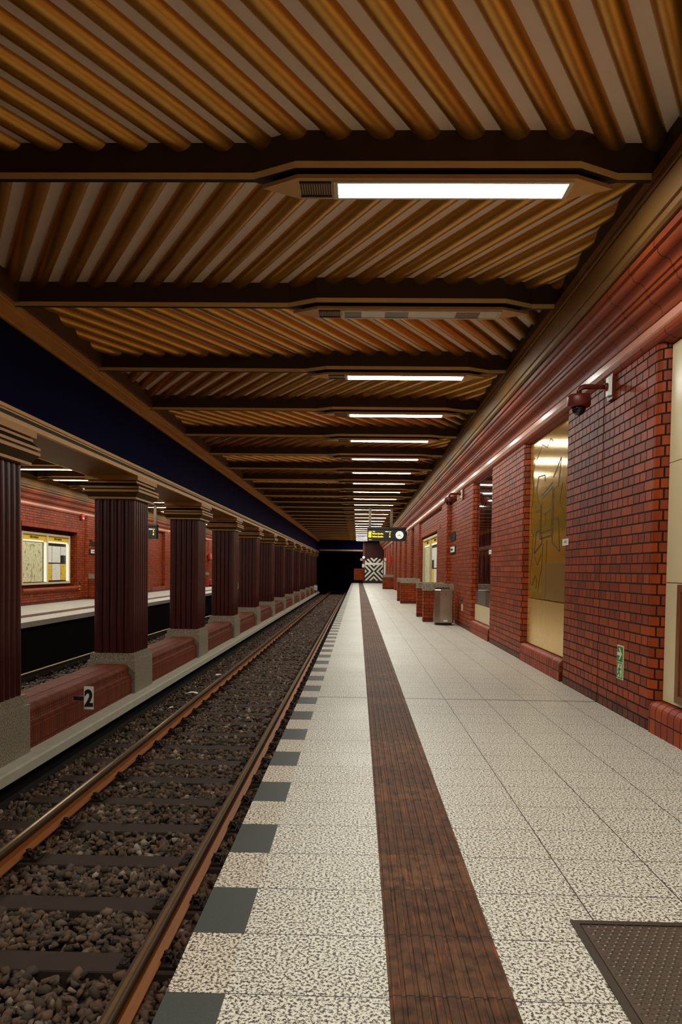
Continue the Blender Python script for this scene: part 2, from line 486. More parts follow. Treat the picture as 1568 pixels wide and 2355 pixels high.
# niche for the showcase between y 21.95 and 27.35 is cut out of the wall
WN0, WN1, WZ0, WZ1 = 21.95, 27.35, .5, 2.47
mb = MB(); i0 = max(i for i, p in enumerate(path) if p[1] <= 20.31); i1 = i0+1
u = mb.wallpath(path[:i0+1], 0, 3.12)
u = mb.wallpath([path[i0], (2.40, 20.3), (2.40, WN0)], 0, 3.12, u)
mb.wallpath([(2.40, WN0), (2.40, WN1)], 0, WZ0, u); mb.wallpath([(2.40, WN0), (2.40, WN1)], WZ1, 3.12, u)
u += WN1-WN0
u = mb.wallpath([(2.40, WN1), (2.40, 27.58), path[i1]], 0, 3.12, u)
mb.wallpath(path[i1:], 0, 3.12, u)
mb.face([(2.40, WN0, WZ0), (2.62, WN0, WZ0), (2.62, WN0, WZ1), (2.40, WN0, WZ1)])
mb.face([(2.40, WN1, WZ0), (2.62, WN1, WZ0), (2.62, WN1, WZ1), (2.40, WN1, WZ1)])
mb.face([(2.40, WN0, WZ0), (2.62, WN0, WZ0), (2.62, WN1, WZ0), (2.40, WN1, WZ0)])
mb.face([(2.40, WN0, WZ1), (2.62, WN0, WZ1), (2.62, WN1, WZ1), (2.40, WN1, WZ1)])
mb.face([(2.62, WN0, WZ0), (2.62, WN1, WZ0), (2.62, WN1, WZ1), (2.62, WN0, WZ1)])
struct(mb.build('wall_right', M['brick']), 'red brick platform wall of rounded piers and shallow recesses')
# sills and lintels of the recesses with panels
for a, b in ((3.66, 5.645), (8.22, 10.165), (12.74, 14.68)):
    pr = [(2.47, 0), (2.47, .25), (2.40, .25)]+[(2.385+.07*math.cos(t), .18+.07*math.sin(t)) for t in [PI/2+PI/2*k/6 for k in range(7)]]+[(2.315, 0)]
    struct(MB().prism(pr, a+.004, b+.05).build('trim_sill', M['rowlock']), 'rounded brick sill under a wall panel')
    lt = [(2.31, 3.12), (2.31, 3.10)]+[(2.31+.09*(1-math.cos(t)), 3.10-.075*math.sin(t)) for t in [PI/2*k/6 for k in range(1, 7)]]+[(2.47, 3.02), (2.47, 3.12)]
    struct(MB().prism(lt, a, b).build('trim_lintel', M['cove']), 'rounded tile lintel above a wall panel')
for y0_, y1_ in ((20.3, 27.6),)+tuple((a+2.5, b) for a, b in zip(far_near, far_near[1:])):
    pass
# cornice: two tiers of rolled tiles, pale strip, gold moulding
def roll(x0, z0, x1, z1, conv=1, n=6):
    out = []
    for k in range(n+1):
        t = PI/2*k/n
        out.append((x0+(x1-x0)*(1-math.cos(t)), z0+(z1-z0)*math.sin(t)) if conv else (x0+(x1-x0)*math.sin(t), z0+(z1-z0)*(1-math.cos(t))))
    return out
cv = [(2.005, 3.545), (2.005, 3.495), (2.03, 3.49)]+roll(2.03, 3.485, 2.08, 3.43)+[(2.085, 3.43)]+roll(2.085, 3.425, 2.13, 3.375, 0)+[(2.145, 3.372)]
cv += [(2.145, 3.335), (2.165, 3.33)]+roll(2.165, 3.325, 2.21, 3.275)+[(2.214, 3.275)]+roll(2.214, 3.27, 2.262, 3.205, 0)+[(2.262, 3.19), (2.5, 3.19), (2.5, 3.545)]
def mirx(p, c): return [(2*c-x, z) for x, z in p]
CM = (XW-10.15)/2        # mirror plane between the two platform walls
sp = [(2.272, 3.192), (2.272, 3.125), (2.285, 3.115), (2.5, 3.115), (2.5, 3.192)]
lp = [(2.285, 3.115), (2.285, 3.085), (2.30, 3.06), (2.315, 3.05), (2.5, 3.05), (2.5, 3.115)]
tr = [(1.99, 3.94), (1.94, 3.94), (1.94, 3.872), (1.955, 3.868), (1.955, 3.855), (1.935, 3.85), (1.935, 3.825), (1.955, 3.82), (1.955, 3.805), (1.94, 3.80), (1.955, 3.635), (1.975, 3.63), (1.965, 3.615), (1.97, 3.575), (1.99, 3.56), (2.08, 3.56), (2.08, 3.94)]
fa = [(1.99, 3.94), (2.08, 3.94), (2.08, 4.25), (1.99, 4.25)]
for sd in ('right', 'left'):
    g = (lambda p: p) if sd == 'right' else (lambda p: mirx(p, CM))
    struct(MB().prism(g(cv), Y0, YE).build('trim_cornice_'+sd, M['cove']), 'two tiered cornice of rolled red tiles')
    struct(MB().prism(g(sp), Y0, YE).build('trim_strip_'+sd, M['strip']), 'pale glazed strip under the red cornice')
    struct(MB().prism(g(lp), Y0, YE).build('trim_moulding_'+sd, M['cove']), 'dark moulding under the pale strip')
    struct(MB().prism(g(tr), Y0, YE).build('trim_gold_'+sd, M['gold2']), 'gold moulding between ceiling and cornice')
    struct(MB().prism(g(fa), Y0, YE).build('trim_fascia_'+sd, M['beam']), 'dark fascia at the side of the ceiling')
    struct(MB().box(*sorted((g([(2.03, 0)])[0][0], g([(2.5, 0)])[0][0])), Y0, YE, 3.535, 3.57).build('trim_gap_'+sd, M['black']), 'black shadow gap above the cornice')

# ------------------------------------------------------------------ centre girder, columns, parapets
XC = -4.035
struct(MB().box(-4.44, -3.63, Y0, YE, 2.86, 4.2).build('wall_girder', M['blue']), 'navy blue girder face above the columns')
struct(MB().box(-4.43, -3.64, Y0, YE, 2.735, 2.862).build('trim_soffit', M['soffit']), 'bronze soffit of the girder')
for nm, q in (('trim_girder_low', [(-3.66, 2.73), (-3.605, 2.73), (-3.605, 2.785), (-3.66, 2.785)]), ('trim_girder_mid', [(-3.66, 2.832), (-3.62, 2.832), (-3.62, 2.848), (-3.60, 2.852), (-3.60, 2.89), (-3.66, 2.89)]),
             ('trim_girder_top', [(-3.64, 3.73), (-3.60, 3.73), (-3.60, 3.762), (-3.575, 3.766), (-3.575, 3.862), (-3.56, 3.866), (-3.56, 3.90), (-3.55, 3.905), (-3.55, 3.94), (-3.64, 3.94)])):
    for f2 in (0, 1):
        pr = q if not f2 else mirx(q, XC)
        struct(MB().prism(pr, Y0, YE).build(nm, M['gold']), 'gold moulding along the blue girder')
for f2 in (0, 1):
    q = [(-3.64, 2.785), (-3.63, 2.785), (-3.63, 2.832), (-3.64, 2.832)]
    struct(MB().prism(q if not f2 else mirx(q, XC), Y0, YE).build('trim_girder_gap', M['black']), 'black groove between gold mouldings')
    q = [(-3.64, 3.94), (-3.50, 3.94), (-3.50, 4.25), (-3.64, 4.25)]
    struct(MB().prism(q if not f2 else mirx(q, XC), Y0, YE).build('trim_fascia_girder', M['fascia']), 'brown fascia between girder and ceiling')

def fluted(cx, cy, hx, hy, nx, ny, d):
    """plan outline of a rectangle whose sides are rows of convex reeds"""
    pts = []
    def side(p, q, n, nrm):
        for k in range(n):
            for t in range(11):
                s_ = (k+t/10)/n
                if t == 10 and k < n-1: continue
                h = math.sqrt(max(0, 1-(t/5-1)**2))*d
                pts.append((p[0]+(q[0]-p[0])*s_+nrm[0]*h, p[1]+(q[1]-p[1])*s_+nrm[1]*h))
    a = (cx-hx+d, cy-hy+d); b = (cx+hx-d, cy-hy+d); c = (cx+hx-d, cy+hy-d); e = (cx-hx+d, cy+hy-d)
    side(a, b, nx, (0, -1)); side(b, c, ny, (1, 0)); side(c, e, nx, (0, 1)); side(e, a, ny, (-1, 0))
    return pts
def rect(hx, hy, z): return [(XC-hx, -hy, z), (XC+hx, -hy, z), (XC+hx, hy, z), (XC-hx, hy, z)]
def column_at(yc, label, src=None):
    if src: return dup(src, (XC, yc, -.85), label)
    t = thing('column', label, 'column', (XC, 0, -.85), 'fluted columns between the tracks')
    part(MB().box(XC-.408, XC+.385, -.5, .5, -.85, -.31).box(XC-.375, XC+.36, -.465, .465, -.31, -.19), 'granite_base', M['granite'], t)
    part(MB().plan(fluted(XC, 0, .335, .46, 5, 7, .036), -.19, 2.36), 'fluted_shaft', M['shaft'], t)
    b = MB()
    for z0, z1, g in ((2.352, 2.382, .06), (2.462, 2.497, .128), (2.522, 2.553, .128), (2.612, 2.640, .072), (2.655, 2.735, .10)):
        b.loft([rect(.335+g, .46+g, z0), rect(.335+g, .46+g, z1)])
    part(b, 'capital_bands', M['capgold'], t)
    b = MB()
    b.loft([rect(.335+.055, .46+.055, 2.382), rect(.335+.122, .46+.122, 2.462)])
    b.loft([rect(.44, .565, 2.497), rect(.44, .565, 2.522)])
    part(b, 'capital_slope', M['capslope'], t)
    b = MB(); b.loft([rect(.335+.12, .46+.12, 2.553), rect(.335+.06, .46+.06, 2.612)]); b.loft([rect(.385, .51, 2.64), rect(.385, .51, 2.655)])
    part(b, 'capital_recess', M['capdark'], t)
    t.location = (XC, yc, -.85)
    return t
CP = 4.79; CY = [2.64+CP*k for k in range(0, 14)]      # column centres, the first is behind the left picture edge
CY = [7.42+CP*k for k in range(0, 13)]
c0 = None
for k, y in enumerate(CY):
    lb = f'{ordn(k+1)} fluted dark red column from the camera, granite base and gold capital'
    c = column_at(y, lb, c0); c0 = c0 or c
# brick parapets between the columns
pp = [(-3.705, -.86), (-3.705, -.60), (-3.712, -.595), (-3.712, -.555)]+[(-3.712-.045*math.sin(t), -.555+.05*(1-math.cos(t))) for t in [PI/2*k/5 for k in range(6)]]
pp += [(-3.757, -.49)]+[(-3.835+.08*math.cos(t), -.445+.08*math.sin(t)) for t in [-.3+(PI/2+.3)*k/7 for k in range(8)]]
pp += [(-3.98, -.365), (-3.985, -.37), (-4.0, -.362), (-4.30, -.372), (-4.36, -.42), (-4.36, -.86)]
pp = list(reversed(pp)); p0 = None
ys = [CY[0]-CP]+CY
for k in range(len(CY)):
    ya, yb = ys[k]+.50, ys[k+1]-.50
    lb = f'low rolled red tile parapet, {ordn(k+1)} gap between columns from the camera'
    if k == 0: lb = 'low rolled red tile parapet at the left picture edge before the first column'
    if p0: dup(p0, (0, ya+.001, 0), lb)
    else:
        o = thing('track_parapet', lb, 'wall', (0, 0, 0), 'low parapets between the columns')
        part(MB().prism(pp, 0, CP-1.002), 'parapet_body', M['parapet'], o); o.location = (0, ya+.001, 0); p0 = o
struct(MB().prism([(-3.50, -.875), (-3.50, -.975), (-3.72, -.975), (-3.72, -.845), (-3.515, -.855)], Y0, YE).build('kerb', M['concrete']), 'pale concrete kerb beside the track')
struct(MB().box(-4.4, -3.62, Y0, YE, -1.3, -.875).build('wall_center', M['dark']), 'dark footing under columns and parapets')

# ------------------------------------------------------------------ ceiling, beams, lamps
for nm, xa, xb in (('ceiling', -3.56, 2.04), ('ceiling', 2*CM-2.04, 2*XC+3.56)):
    struct(MB().box(xa, xb, Y0, YE, 4.146, 4.3).build(nm, M['ceiling']), 'flat beige ceiling panels')

TS, TP, TR, TZ = .605, .2935, .081, 4.164
def tube_mesh(x0, ya, yb, yt, sg):
    """lower part of a tube along (sg*TS,1) through (x0,yt), cut by the bay walls"""
    L = math.hypot(TS, 1); d = (sg*TS/L, 1/L); n = (d[1], -d[0]); xl, xr = -3.5, 1.99
    rows = []
    for k in range(15):
        a = PI+.2+(PI-.4)*k/14
        ox, oy = x0+n[0]*TR*math.cos(a), yt+n[1]*TR*math.cos(a); z = TZ+TR*math.sin(a)
        t0, t1 = (ya-oy)/d[1], (yb-oy)/d[1]
        tx = sorted(((xl-ox)/d[0], (xr-ox)/d[0])); t0 = max(t0, tx[0]); t1 = min(t1, tx[1])
        if t1-t0 > .01: rows.append(((ox+d[0]*t0, oy+d[1]*t0, z), (ox+d[0]*t1, oy+d[1]*t1, z)))
    if len(rows) < 5: return None
    b = MB()
    for (a0, a1), (b0, b1) in zip(rows, rows[1:]): b.face([a0, b0, b1, a1], None, True)
    return b
for i in range(2, 13):
    ya, yb = BY[i]+.02, BY[i+1]-.02; near = i-2      # near 0: bay in front of the first visible beam
    sg = 1 if near % 2 == 0 else -1
    names = {0: 'ribbed ceiling bay of bronze tubes at the top of the picture'}
    lb = names.get(near, f'ribbed ceiling bay of slanting bronze tubes behind the {ordn(near)} beam from the camera')
    t = thing('ceiling_bay', lb, 'ceiling panel', (-.75, (ya+yb)/2, 4.15), 'ribbed ceiling bays')
    yref = yb-.15 if sg > 0 else ya+.4
    xref = .4035 if sg > 0 else -2.411
    for k in range(-24, 25):
        b = tube_mesh(xref+TP*k, ya, yb, yref, sg)
        if b: part(b, 'ceiling_tube', M['tube'], t)

def beam_outline(yc, g=0., w=.013):
    return [(-3.555, yc-w-g), (-.745, yc-w-g), (-.45, yc-.155-g), (1.425, yc-.155-g), (1.715, yc-w-g), (1.99, yc-w-g), (1.99, yc+w+g), (1.715, yc+w+g), (1.425, yc+.155+g), (-.45, yc+.155+g), (-.745, yc+w+g), (-3.555, yc+w+g)]
def hexa(yc, x0, x1, x2, x3, h): return [(x0, yc), (x1, yc-h), (x2, yc-h), (x3, yc), (x2, yc+h), (x1, yc+h)]
def make_beam(label):
    t = thing('ceiling_beam', label, 'beam', (0, 0, 3.9), 'cross beams under the ceiling')
    part(MB().plan(beam_outline(0), 3.944, 4.16), 'beam_web', M['beam'], t)
    part(MB().plan(beam_outline(0, .006), 3.90, 3.944), 'gold_flange', M['flange'], t)
    part(MB().plan(beam_outline(0, .004), 3.897, 3.90), 'underside', M['black'], t)
    return t
def make_lamp(label, mat, name='ceiling_light'):
    t = thing(name, label, 'ceiling light', (0, 0, 3.82), 'ceiling lights under the beams')
    part(MB().plan(hexa(0, -.60, -.42, 1.38, 1.60, .10), 3.858, 3.899), 'neck', M['black'], t)
    part(MB().plan(hexa(0, -.69, -.44, 1.41, 1.69, .135), 3.832, 3.858), 'housing', M['goldplate'], t)
    b = MB(); x0, x1, y0, y1 = -.2, 1.40, -.112, .112
    b.box(x0, x1, y0, y0+.022, 3.818, 3.832).box(x0, x1, y1-.022, y1, 3.818, 3.832).box(x0, x0+.03, y0+.022, y1-.022, 3.818, 3.832).box(x1-.03, x1, y0+.022, y1-.022, 3.818, 3.832)
    part(b, 'frame', M['frame'], t)
    b = MB(); b.face([(x0+.03, y0+.022, 3.824), (x0+.03, y1-.022, 3.824), (x1-.03, y1-.022, 3.824), (x1-.03, y0+.022, 3.824)])
    part(b, 'diffuser', mat, t)
    b = MB().box(-.43, -.215, -.095, -.08, 3.822, 3.832).box(-.43, -.215, .08, .095, 3.822, 3.832)
    for k in range(13): b.box(-.425+k*.0165, -.418+k*.0165, -.08, .08, 3.824, 3.832)
    part(b, 'vent_grille', M['capdark'], t)
    return t
b0 = l0 = None
for i, y in enumerate(BY):
    n = i-2
    pos = f'{ordn(n)} from the camera' if n > 0 else ('just above the top picture edge' if n == 0 else f'{ordn(1-n)} behind the top picture edge')
    lb = f'brown cross beam with gold lower edge over the near track, {pos}'
    ll = f'long rectangular ceiling light, lit, hung under a beam, {pos}'
    if n == 1: ll = 'nearest large lit ceiling light in the picture, under the first beam'
    if b0: b = dup(b0, (0, y, 3.9), lb)
    else: b0 = make_beam(lb); b0.location = (0, y, 3.9)
    if n == 2:
        l = make_lamp('unlit ceiling light with patched cover under the second beam', M['deadlamp']); l.location = (0, y, 3.834)
    elif l0: dup(l0, (0, y, 3.834), ll)
    else: l0 = make_lamp(ll, M['lamp']); l0.location = (0, y, 3.834)
# the other platform: mirrored beams and lights
FX = -8.5
fb = fl = None
for i, y in enumerate(BY):
    lb = f'brown cross beam over the far left track, {ordn(i+1)} of its row'
    ll = f'ceiling light over the far left platform, {ordn(i+1)} of its row'
    if fb: dup(fb, (0, y, 3.9), lb); dup(fl, (FX-.6, y, 3.834), ll)
    else:
        fb = thing('ceiling_beam', lb, 'beam', (0, 0, 3.9), 'cross beams over the far platform')
        o2 = lambda g: [(2*CM-x, yy) for x, yy in reversed(beam_outline(0, g))]
        cl = lambda P: [(min(x, -4.515), yy) for x, yy in P]
        part(MB().plan(cl(o2(0)), 3.944, 4.16), 'beam_web', M['beam'], fb)
        part(MB().plan(cl(o2(.006)), 3.90, 3.944), 'gold_flange', M['flange'], fb); part(MB().plan(cl(o2(.004)), 3.897, 3.90), 'underside', M['black'], fb); fb.location = (0, y, 3.9)
        fl = dup(l0, (FX-.6, y, 3.834), ll, 'ceiling lights over the far platform')

# ------------------------------------------------------------------ track
RZ = -.93
def rail_profile(xc):
    h = [(-.0625, -.150), (.0625, -.150), (.0625, -.141), (.012, -.122), (.008, -.060), (.012, -.046), (.034, -.038), (.0355, -.012), (.030, -.003), (.022, 0), (-.022, 0), (-.030, -.003), (-.0355, -.012), (-.034, -.038), (-.012, -.046), (-.008, -.060), (-.012, -.122), (-.0625, -.141)]
    return [(xc+x, RZ+z) for x, z in h]
for xc, lb in ((-1.183, 'rusty rail nearest the platform edge'), (-2.69, 'rusty rail beside the concrete kerb'), (-6.64, 'bright rail in front of the far left platform'), (-5.14, 'dark rail of the far track behind the parapets')):
    t = thing('rail', lb, 'rail', (xc, 30, RZ-.15))
    part(MB().prism(rail_profile(xc), Y0, YE+13), 'rail_body', M['rail'] if xc > -4 else M['iron'], t)
    bw = .011 if xc > -4 else .028
    part(MB().prism([(xc-bw, RZ+.0002), (xc+bw, RZ+.0002), (xc+bw, RZ+.0012), (xc-bw, RZ+.0012)], Y0, YE+13), 'running_band', M['railtop'], t)
SP, SY = .7295, 3.425
def sleeper_proto(label, xs, x0, x1):
    t = thing('sleeper', label, 'sleeper', (0, 0, -1.25), 'timber sleepers')
    part(MB().bbox(x0, x1, -.105, .105, -1.25, -1.101, .008), 'timber', M['sleeper'], t)
    for xc in xs:
        bp = part(MB().box(xc-.19, xc+.19, -.075, .075, -1.10, -1.082), 'base_plate', M['iron'], t)
        for s_ in (-1, 1):
            b = MB()
            for dy in (-.03, .022):
                b.tube([(xc+s_*.060, dy, -1.066), (xc+s_*.075, dy, -1.045), (xc+s_*.10, dy, -1.040), (xc+s_*.118, dy, -1.058), (xc+s_*.118, dy, -1.08)], .008, 8)
            b.cyl((xc+s_*.092, -.004, -1.082), (xc+s_*.092, -.004, -1.028), .016, n=8)
            b.lathe((xc+s_*.092, -.004, -1.028), [(.024, -.012), (.024, .004), (.014, .006)], 6)
            part(b, 'rail_clip', M['iron'], bp)
            for dy in (-.045, .045):
                b = MB(); b.lathe((xc+s_*.158, dy, -1.082), [(.026, 0), (.026, .008), (.015, .010), (.015, .030), (.012, .032)], 8)
                part(b, 'screw', M['iron'], bp)
    return t
s0 = None; k = 0
for k in range(88):
    y = SY+SP*k
    if y > YE: break
    lb = f'{ordn(k+1)} dark timber sleeper of the near track, counted from the camera'
    if s0: dup(s0, (0, y, -1.25), lb)
    else: s0 = sleeper_proto(lb, (-1.183, -2.69), -3.24, -.64); s0.location = (0, y, -1.25)
s1 = None
for k in range(24):
    y = 6.5+SP*k
    lb = f'{ordn(k+1)} timber sleeper of the far track beyond the parapets'
    if s1: dup(s1, (0, y, -1.25), lb)
    else: s1 = sleeper_proto(lb, (-5.14, -6.64), -7.15, -4.6); s1['group'] = 'far track sleepers'; s1.location = (0, y, -1.25)

# ballast: thousands of broken stones
def stone_shapes(n=14):
    import bmesh
    out = []
    for q in range(n):
        bm = bmesh.new()
        for _ in range(9):
            v = RNG.normal(size=3); v /= np.linalg.norm(v); v *= RNG.uniform(.75, 1.05)
            bm.verts.new(v*np.array([1, RNG.uniform(.65, .9), RNG.uniform(.5, .8)]))
        bmesh.ops.convex_hull(bm, input=bm.verts)
        for v in [v for v in bm.verts if not v.link_faces]: bm.verts.remove(v)
        bm.verts.index_update()
        V = np.array([v.co[:] for v in bm.verts]); F = np.array([[v.index for v in f.verts] for f in bm.faces if len(f.verts) == 3])
        bm.free(); out.append((V, F))
    return out
SH = stone_shapes()
def ballast_obj(name, label, areas, sleep):
    VS, FS = [], []; nv = 0
    for (xa, xb, ya, yb, dens, r0, r1, zf) in areas:
        n = int((xb-xa)*(yb-ya)*dens)
        for _ in range(n):
            x, y = RNG.uniform(xa, xb), RNG.uniform(ya, yb)
            r = RNG.uniform(r0, r1); z = zf(x)+RNG.uniform(-.03, .022)
            if sleep(x, y): z = min(z, -1.17)
            for rx in (-1.183, -2.69, -5.14, -6.64):
                if abs(x-rx) < .10+r*.6: z = min(z, -1.135-r*.5)
            V, F = SH[RNG.integers(len(SH))]
            a, b_, c_ = RNG.uniform(0, 2*PI), RNG.uniform(-.6, .6), RNG.uniform(-.6, .6)
            R = np.array(Matrix.Rotation(a, 3, 'Z') @ Matrix.Rotation(b_, 3, 'X') @ Matrix.Rotation(c_, 3, 'Y'))
            VS.append((V*r) @ R.T+np.array([x, y, z])); FS.append(F+nv); nv += len(V)
    V = np.concatenate(VS); F = np.concatenate(FS)
    me = bpy.data.meshes.new(name); me.vertices.add(len(V)); me.vertices.foreach_set('co', V.astype(np.float32).ravel())
    me.loops.add(len(F)*3); me.loops.foreach_set('vertex_index', F.astype(np.int32).ravel())
    me.polygons.add(len(F)); me.polygons.foreach_set('loop_start', np.arange(0, len(F)*3, 3, dtype=np.int32)); me.polygons.foreach_set('loop_total', np.full(len(F), 3, dtype=np.int32))
    me.update(calc_edges=True); me.validate(); me.materials.append(M['ballast'])
    o = bpy.data.objects.new(name, me); COL.objects.link(o)
    return tag(o, label, 'gravel', None, 'stuff')
def on_sleeper(x, y):
    d = (y-SY+SP/2) % SP-SP/2
    return abs(d) < .118 and -3.27 < x < -.61
def on_sleeper2(x, y):
    d = (y-6.5+SP/2) % SP-SP/2
    return abs(d) < .118
zf = lambda x: -1.122-.05*max(0, min(1, (-3.0-x)/.4))
ballast_obj('ballast', 'brown track ballast stones filling the near track', [(-3.45, -.42, 2.9, 9, 720, .034, .066, zf), (-3.45, -.42, 9, 18, 520, .036, .064, zf), (-3.45, -.42, 18, 34, 260, .045, .075, zf), (-3.45, -.42, 34, 66, 110, .06, .1, zf)], on_sleeper)
ballast_obj('ballast', 'ballast stones of the far track seen over the parapets', [(-7.0, -4.5, 6, 14, 420, .03, .055, lambda x: -1.10), (-7.0, -4.5, 14, 26, 180, .045, .07, lambda x: -1.10)], on_sleeper2)
for (x, y, z, s_, r_, lb) in ((-2.98, 13.0, -1.055, .10, .3, 'crumpled white paper scrap on the ballast left of the rails'), (-2.93, 15.2, -1.05, .07, 1.1, 'small white litter beside the left rail, farther off'), (-3.0, 11.6, -1.06, .05, .8, 'tiny white scrap on the ballast, nearest the camera')):
    b = MB(); ring = []
    for k in range(7): ring.append((s_*math.cos(r_+k*.9)*(1+.3*(k % 2)), s_*.7*math.sin(r_+k*.9), .012*(k % 3)))
    for k in range(7): b.face([(0, 0, .03), ring[k], ring[(k+1) % 7]])
    o = b.build('paper_scrap', M['paper']); o.location = (x, y, z); tag(o, lb, 'litter')

# ------------------------------------------------------------------ far platform
FEX, FW = -7.2, -10.15
struct(MB().box(FW-.4, FEX-.176, Y0, YE, -.12, 0).build('floor', M['floor']), 'pale paving of the far platform')
struct(MB().box(FEX-.176, FEX, Y0, YE, -.12, 0).build('platform_edge', M['floor']), 'edge slabs of the far platform')
struct(MB().box(FEX-1.02, FEX-.66, Y0, YE, 0, .006).build('tactile_strip', M['tactile']), 'tactile strip of the far platform')
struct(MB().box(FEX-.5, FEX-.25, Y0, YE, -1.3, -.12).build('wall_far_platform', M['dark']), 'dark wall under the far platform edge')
LN0, LN1, LZ0, LZ1 = 21.45, 25.72, .5, 2.45
lx = lambda q: FW-q
lp_ = [(FW, Y0), (FW, LN0)]; mb = MB()
u = mb.wallpath(lp_, 0, 3.12)
mb.wallpath([(FW, LN0), (FW, LN1)], 0, LZ0, u); mb.wallpath([(FW, LN0), (FW, LN1)], LZ1, 3.12, u); u += LN1-LN0
rest = [(FW, LN1), (FW, 26.5), (FW+.07, 26.55), (FW+.07, 35.0), (FW-.12, 35.0), (FW-.12, 37.5), (FW+.02, 37.5)]
for y in (41.5, 46., 50.5, 55., 59.5): rest += [(FW+.07, y-2), (FW+.07, y), (FW-.1, y), (FW-.1, y+2)]
rest += [(FW, 64), (FW, YE)]
mb.wallpath(rest, 0, 3.12, u)
for yy in (LN0, LN1): mb.face([(FW, yy, LZ0), (FW-.32, yy, LZ0), (FW-.32, yy, LZ1), (FW, yy, LZ1)])
for zz in (LZ0, LZ1): mb.face([(FW, LN0, zz), (FW-.32, LN0, zz), (FW-.32, LN1, zz), (FW, LN1, zz)])
mb.face([(FW-.32, LN0, LZ0), (FW-.32, LN1, LZ0), (FW-.32, LN1, LZ1), (FW-.32, LN0, LZ1)])
struct(mb.build('wall_left', M['brick']), 'red brick wall of the far platform')
struct(MB().box(FW-.02, FW+.025, LN0, LN1+.1, LZ1-.01, LZ1+.12).build('trim_soldier', M['soldier']), 'soldier course above the showcase')
pr = [(FW-.30, LZ0-.1), (FW+.02, LZ0-.1)]+[(FW+.02+.055*math.cos(t), LZ0-.045+.055*math.sin(t)) for t in [-PI/2+PI*k/8 for k in range(9)]]+[(FW-.30, LZ0+.01)]
struct(MB().prism(pr, LN0, LN1+.15).build('trim_sill', M['soldier']), 'rounded brick sill under the showcase')
struct(MB().box(FW-.11, FW+.08, 35.0, 37.4, 0, .25).build('trim_sill', M['rowlock']), 'low brick sill in a recess of the far wall')

# information showcases (left one faces +x, right one faces -x)
def showcase(name, label, X, ya, yb, za, zb, s, letters=True):
    """s=+1 faces +x; s=-1 faces -x"""
    t = thing(name, label, 'showcase', (X, (ya+yb)/2, za))
    def bx(mb, d0, d1, y0, y1, z0, z1):
        a, b = X+s*d0, X+s*d1; mb.box(min(a, b), max(a, b), y0, y1, z0, z1); return mb
    ym = (ya+yb)/2; m = MB()
    bx(m, -.05, .05, ya, yb, za, za+.06); bx(m, -.05, .05, ya, yb, zb-.07, zb)
    for y in (ya, ym-.035, yb-.07): bx(m, -.05, .05, y, y+.07, za+.06, zb-.07)
    part(m, 'frame', M['frame'], t)
    part(bx(MB(), -.05, -.03, ya+.07, yb-.07, za+.06, zb-.07), 'back_panel', M['darksteel'], t)
    for i, (y0, y1) in enumerate(((ya+.07, ym-.035), (ym+.035, yb-.07))):
        part(bx(MB(), -.01, .0, y0, y1, zb-.235, zb-.07), 'header_band', M['yellow'], t)
        yt = (y0+y1)/2
        text('Information', .13, M['black'], t, (X+s*.004, yt, zb-.19), (0, s, 0), (0, 0, 1), 'header_lettering', .004, 'CENTER')
        text('i', .15, M['black'], t, (X+s*.004, y0+.1 if s > 0 else y1-.1, zb-.20), (0, s, 0), (0, 0, 1), 'header_symbol', .004, 'CENTER')
        part(bx(MB(), -.01, 0, (y1-.17) if s > 0 else y0+.06, (y1-.06) if s > 0 else y0+.17, zb-.40, zb-.24), 'yellow_badge', M['yellow'], t) if i == 0 else None
        part(bx(MB(), -.02, -.01, y0+.02, y1-.02, zb-.30, zb-.24), 'light_tube', M['glowstrip'], t)
        part(bx(MB(), -.015, .02, y1-.15 if s > 0 else y0, y1 if s > 0 else y0+.15, za+.08, zb-.30), 'white_side_panel', M['glowstrip'], t)  # white panel, its brightness put in as a faint glow
        if i == (0 if s > 0 else 1):
            part(bx(MB(), -.03, -.012, y0+.03, y1-.24, za+.09, zb-.32), 'city_map', M['map'], t)
        else:
            w = (y1-y0-.20); h0, h1 = za+.12, zb-.40; hm = (h0+h1)/2
            grid = [(0, .24, 'poster', 'poster'), (.27, .70, 'print', 'print'), (.73, 1., 'poster', 'print')]
            for f0, f1, lo, up in grid:
                A, B = y0+.03+w*f0, y0+.03+w*f1
                part(bx(MB(), -.03, -.014, A, B, h0, hm-.02), 'notice_sheet', M[lo], t)
                part(bx(MB(), -.03, -.014, A, B, hm+.02 if f0 < .7 else hm+.28, h1), 'notice_sheet', M['print'], t)
    return t
showcase('information_showcase', 'lit information showcase with yellow header on the far left wall', FW-.2, 21.8, 25.5, .62, 2.30, 1)
showcase('information_showcase', 'lit information showcase with yellow header in the right wall niche', 2.50, 22.1, 27.2, .52, 2.40, -1)
# soldier frame round the right niche
struct(MB().box(2.385, 2.41, 21.2, WN1, WZ1, WZ1+.12).build('trim_soldier', M['soldier']), 'soldier course above the right showcase')

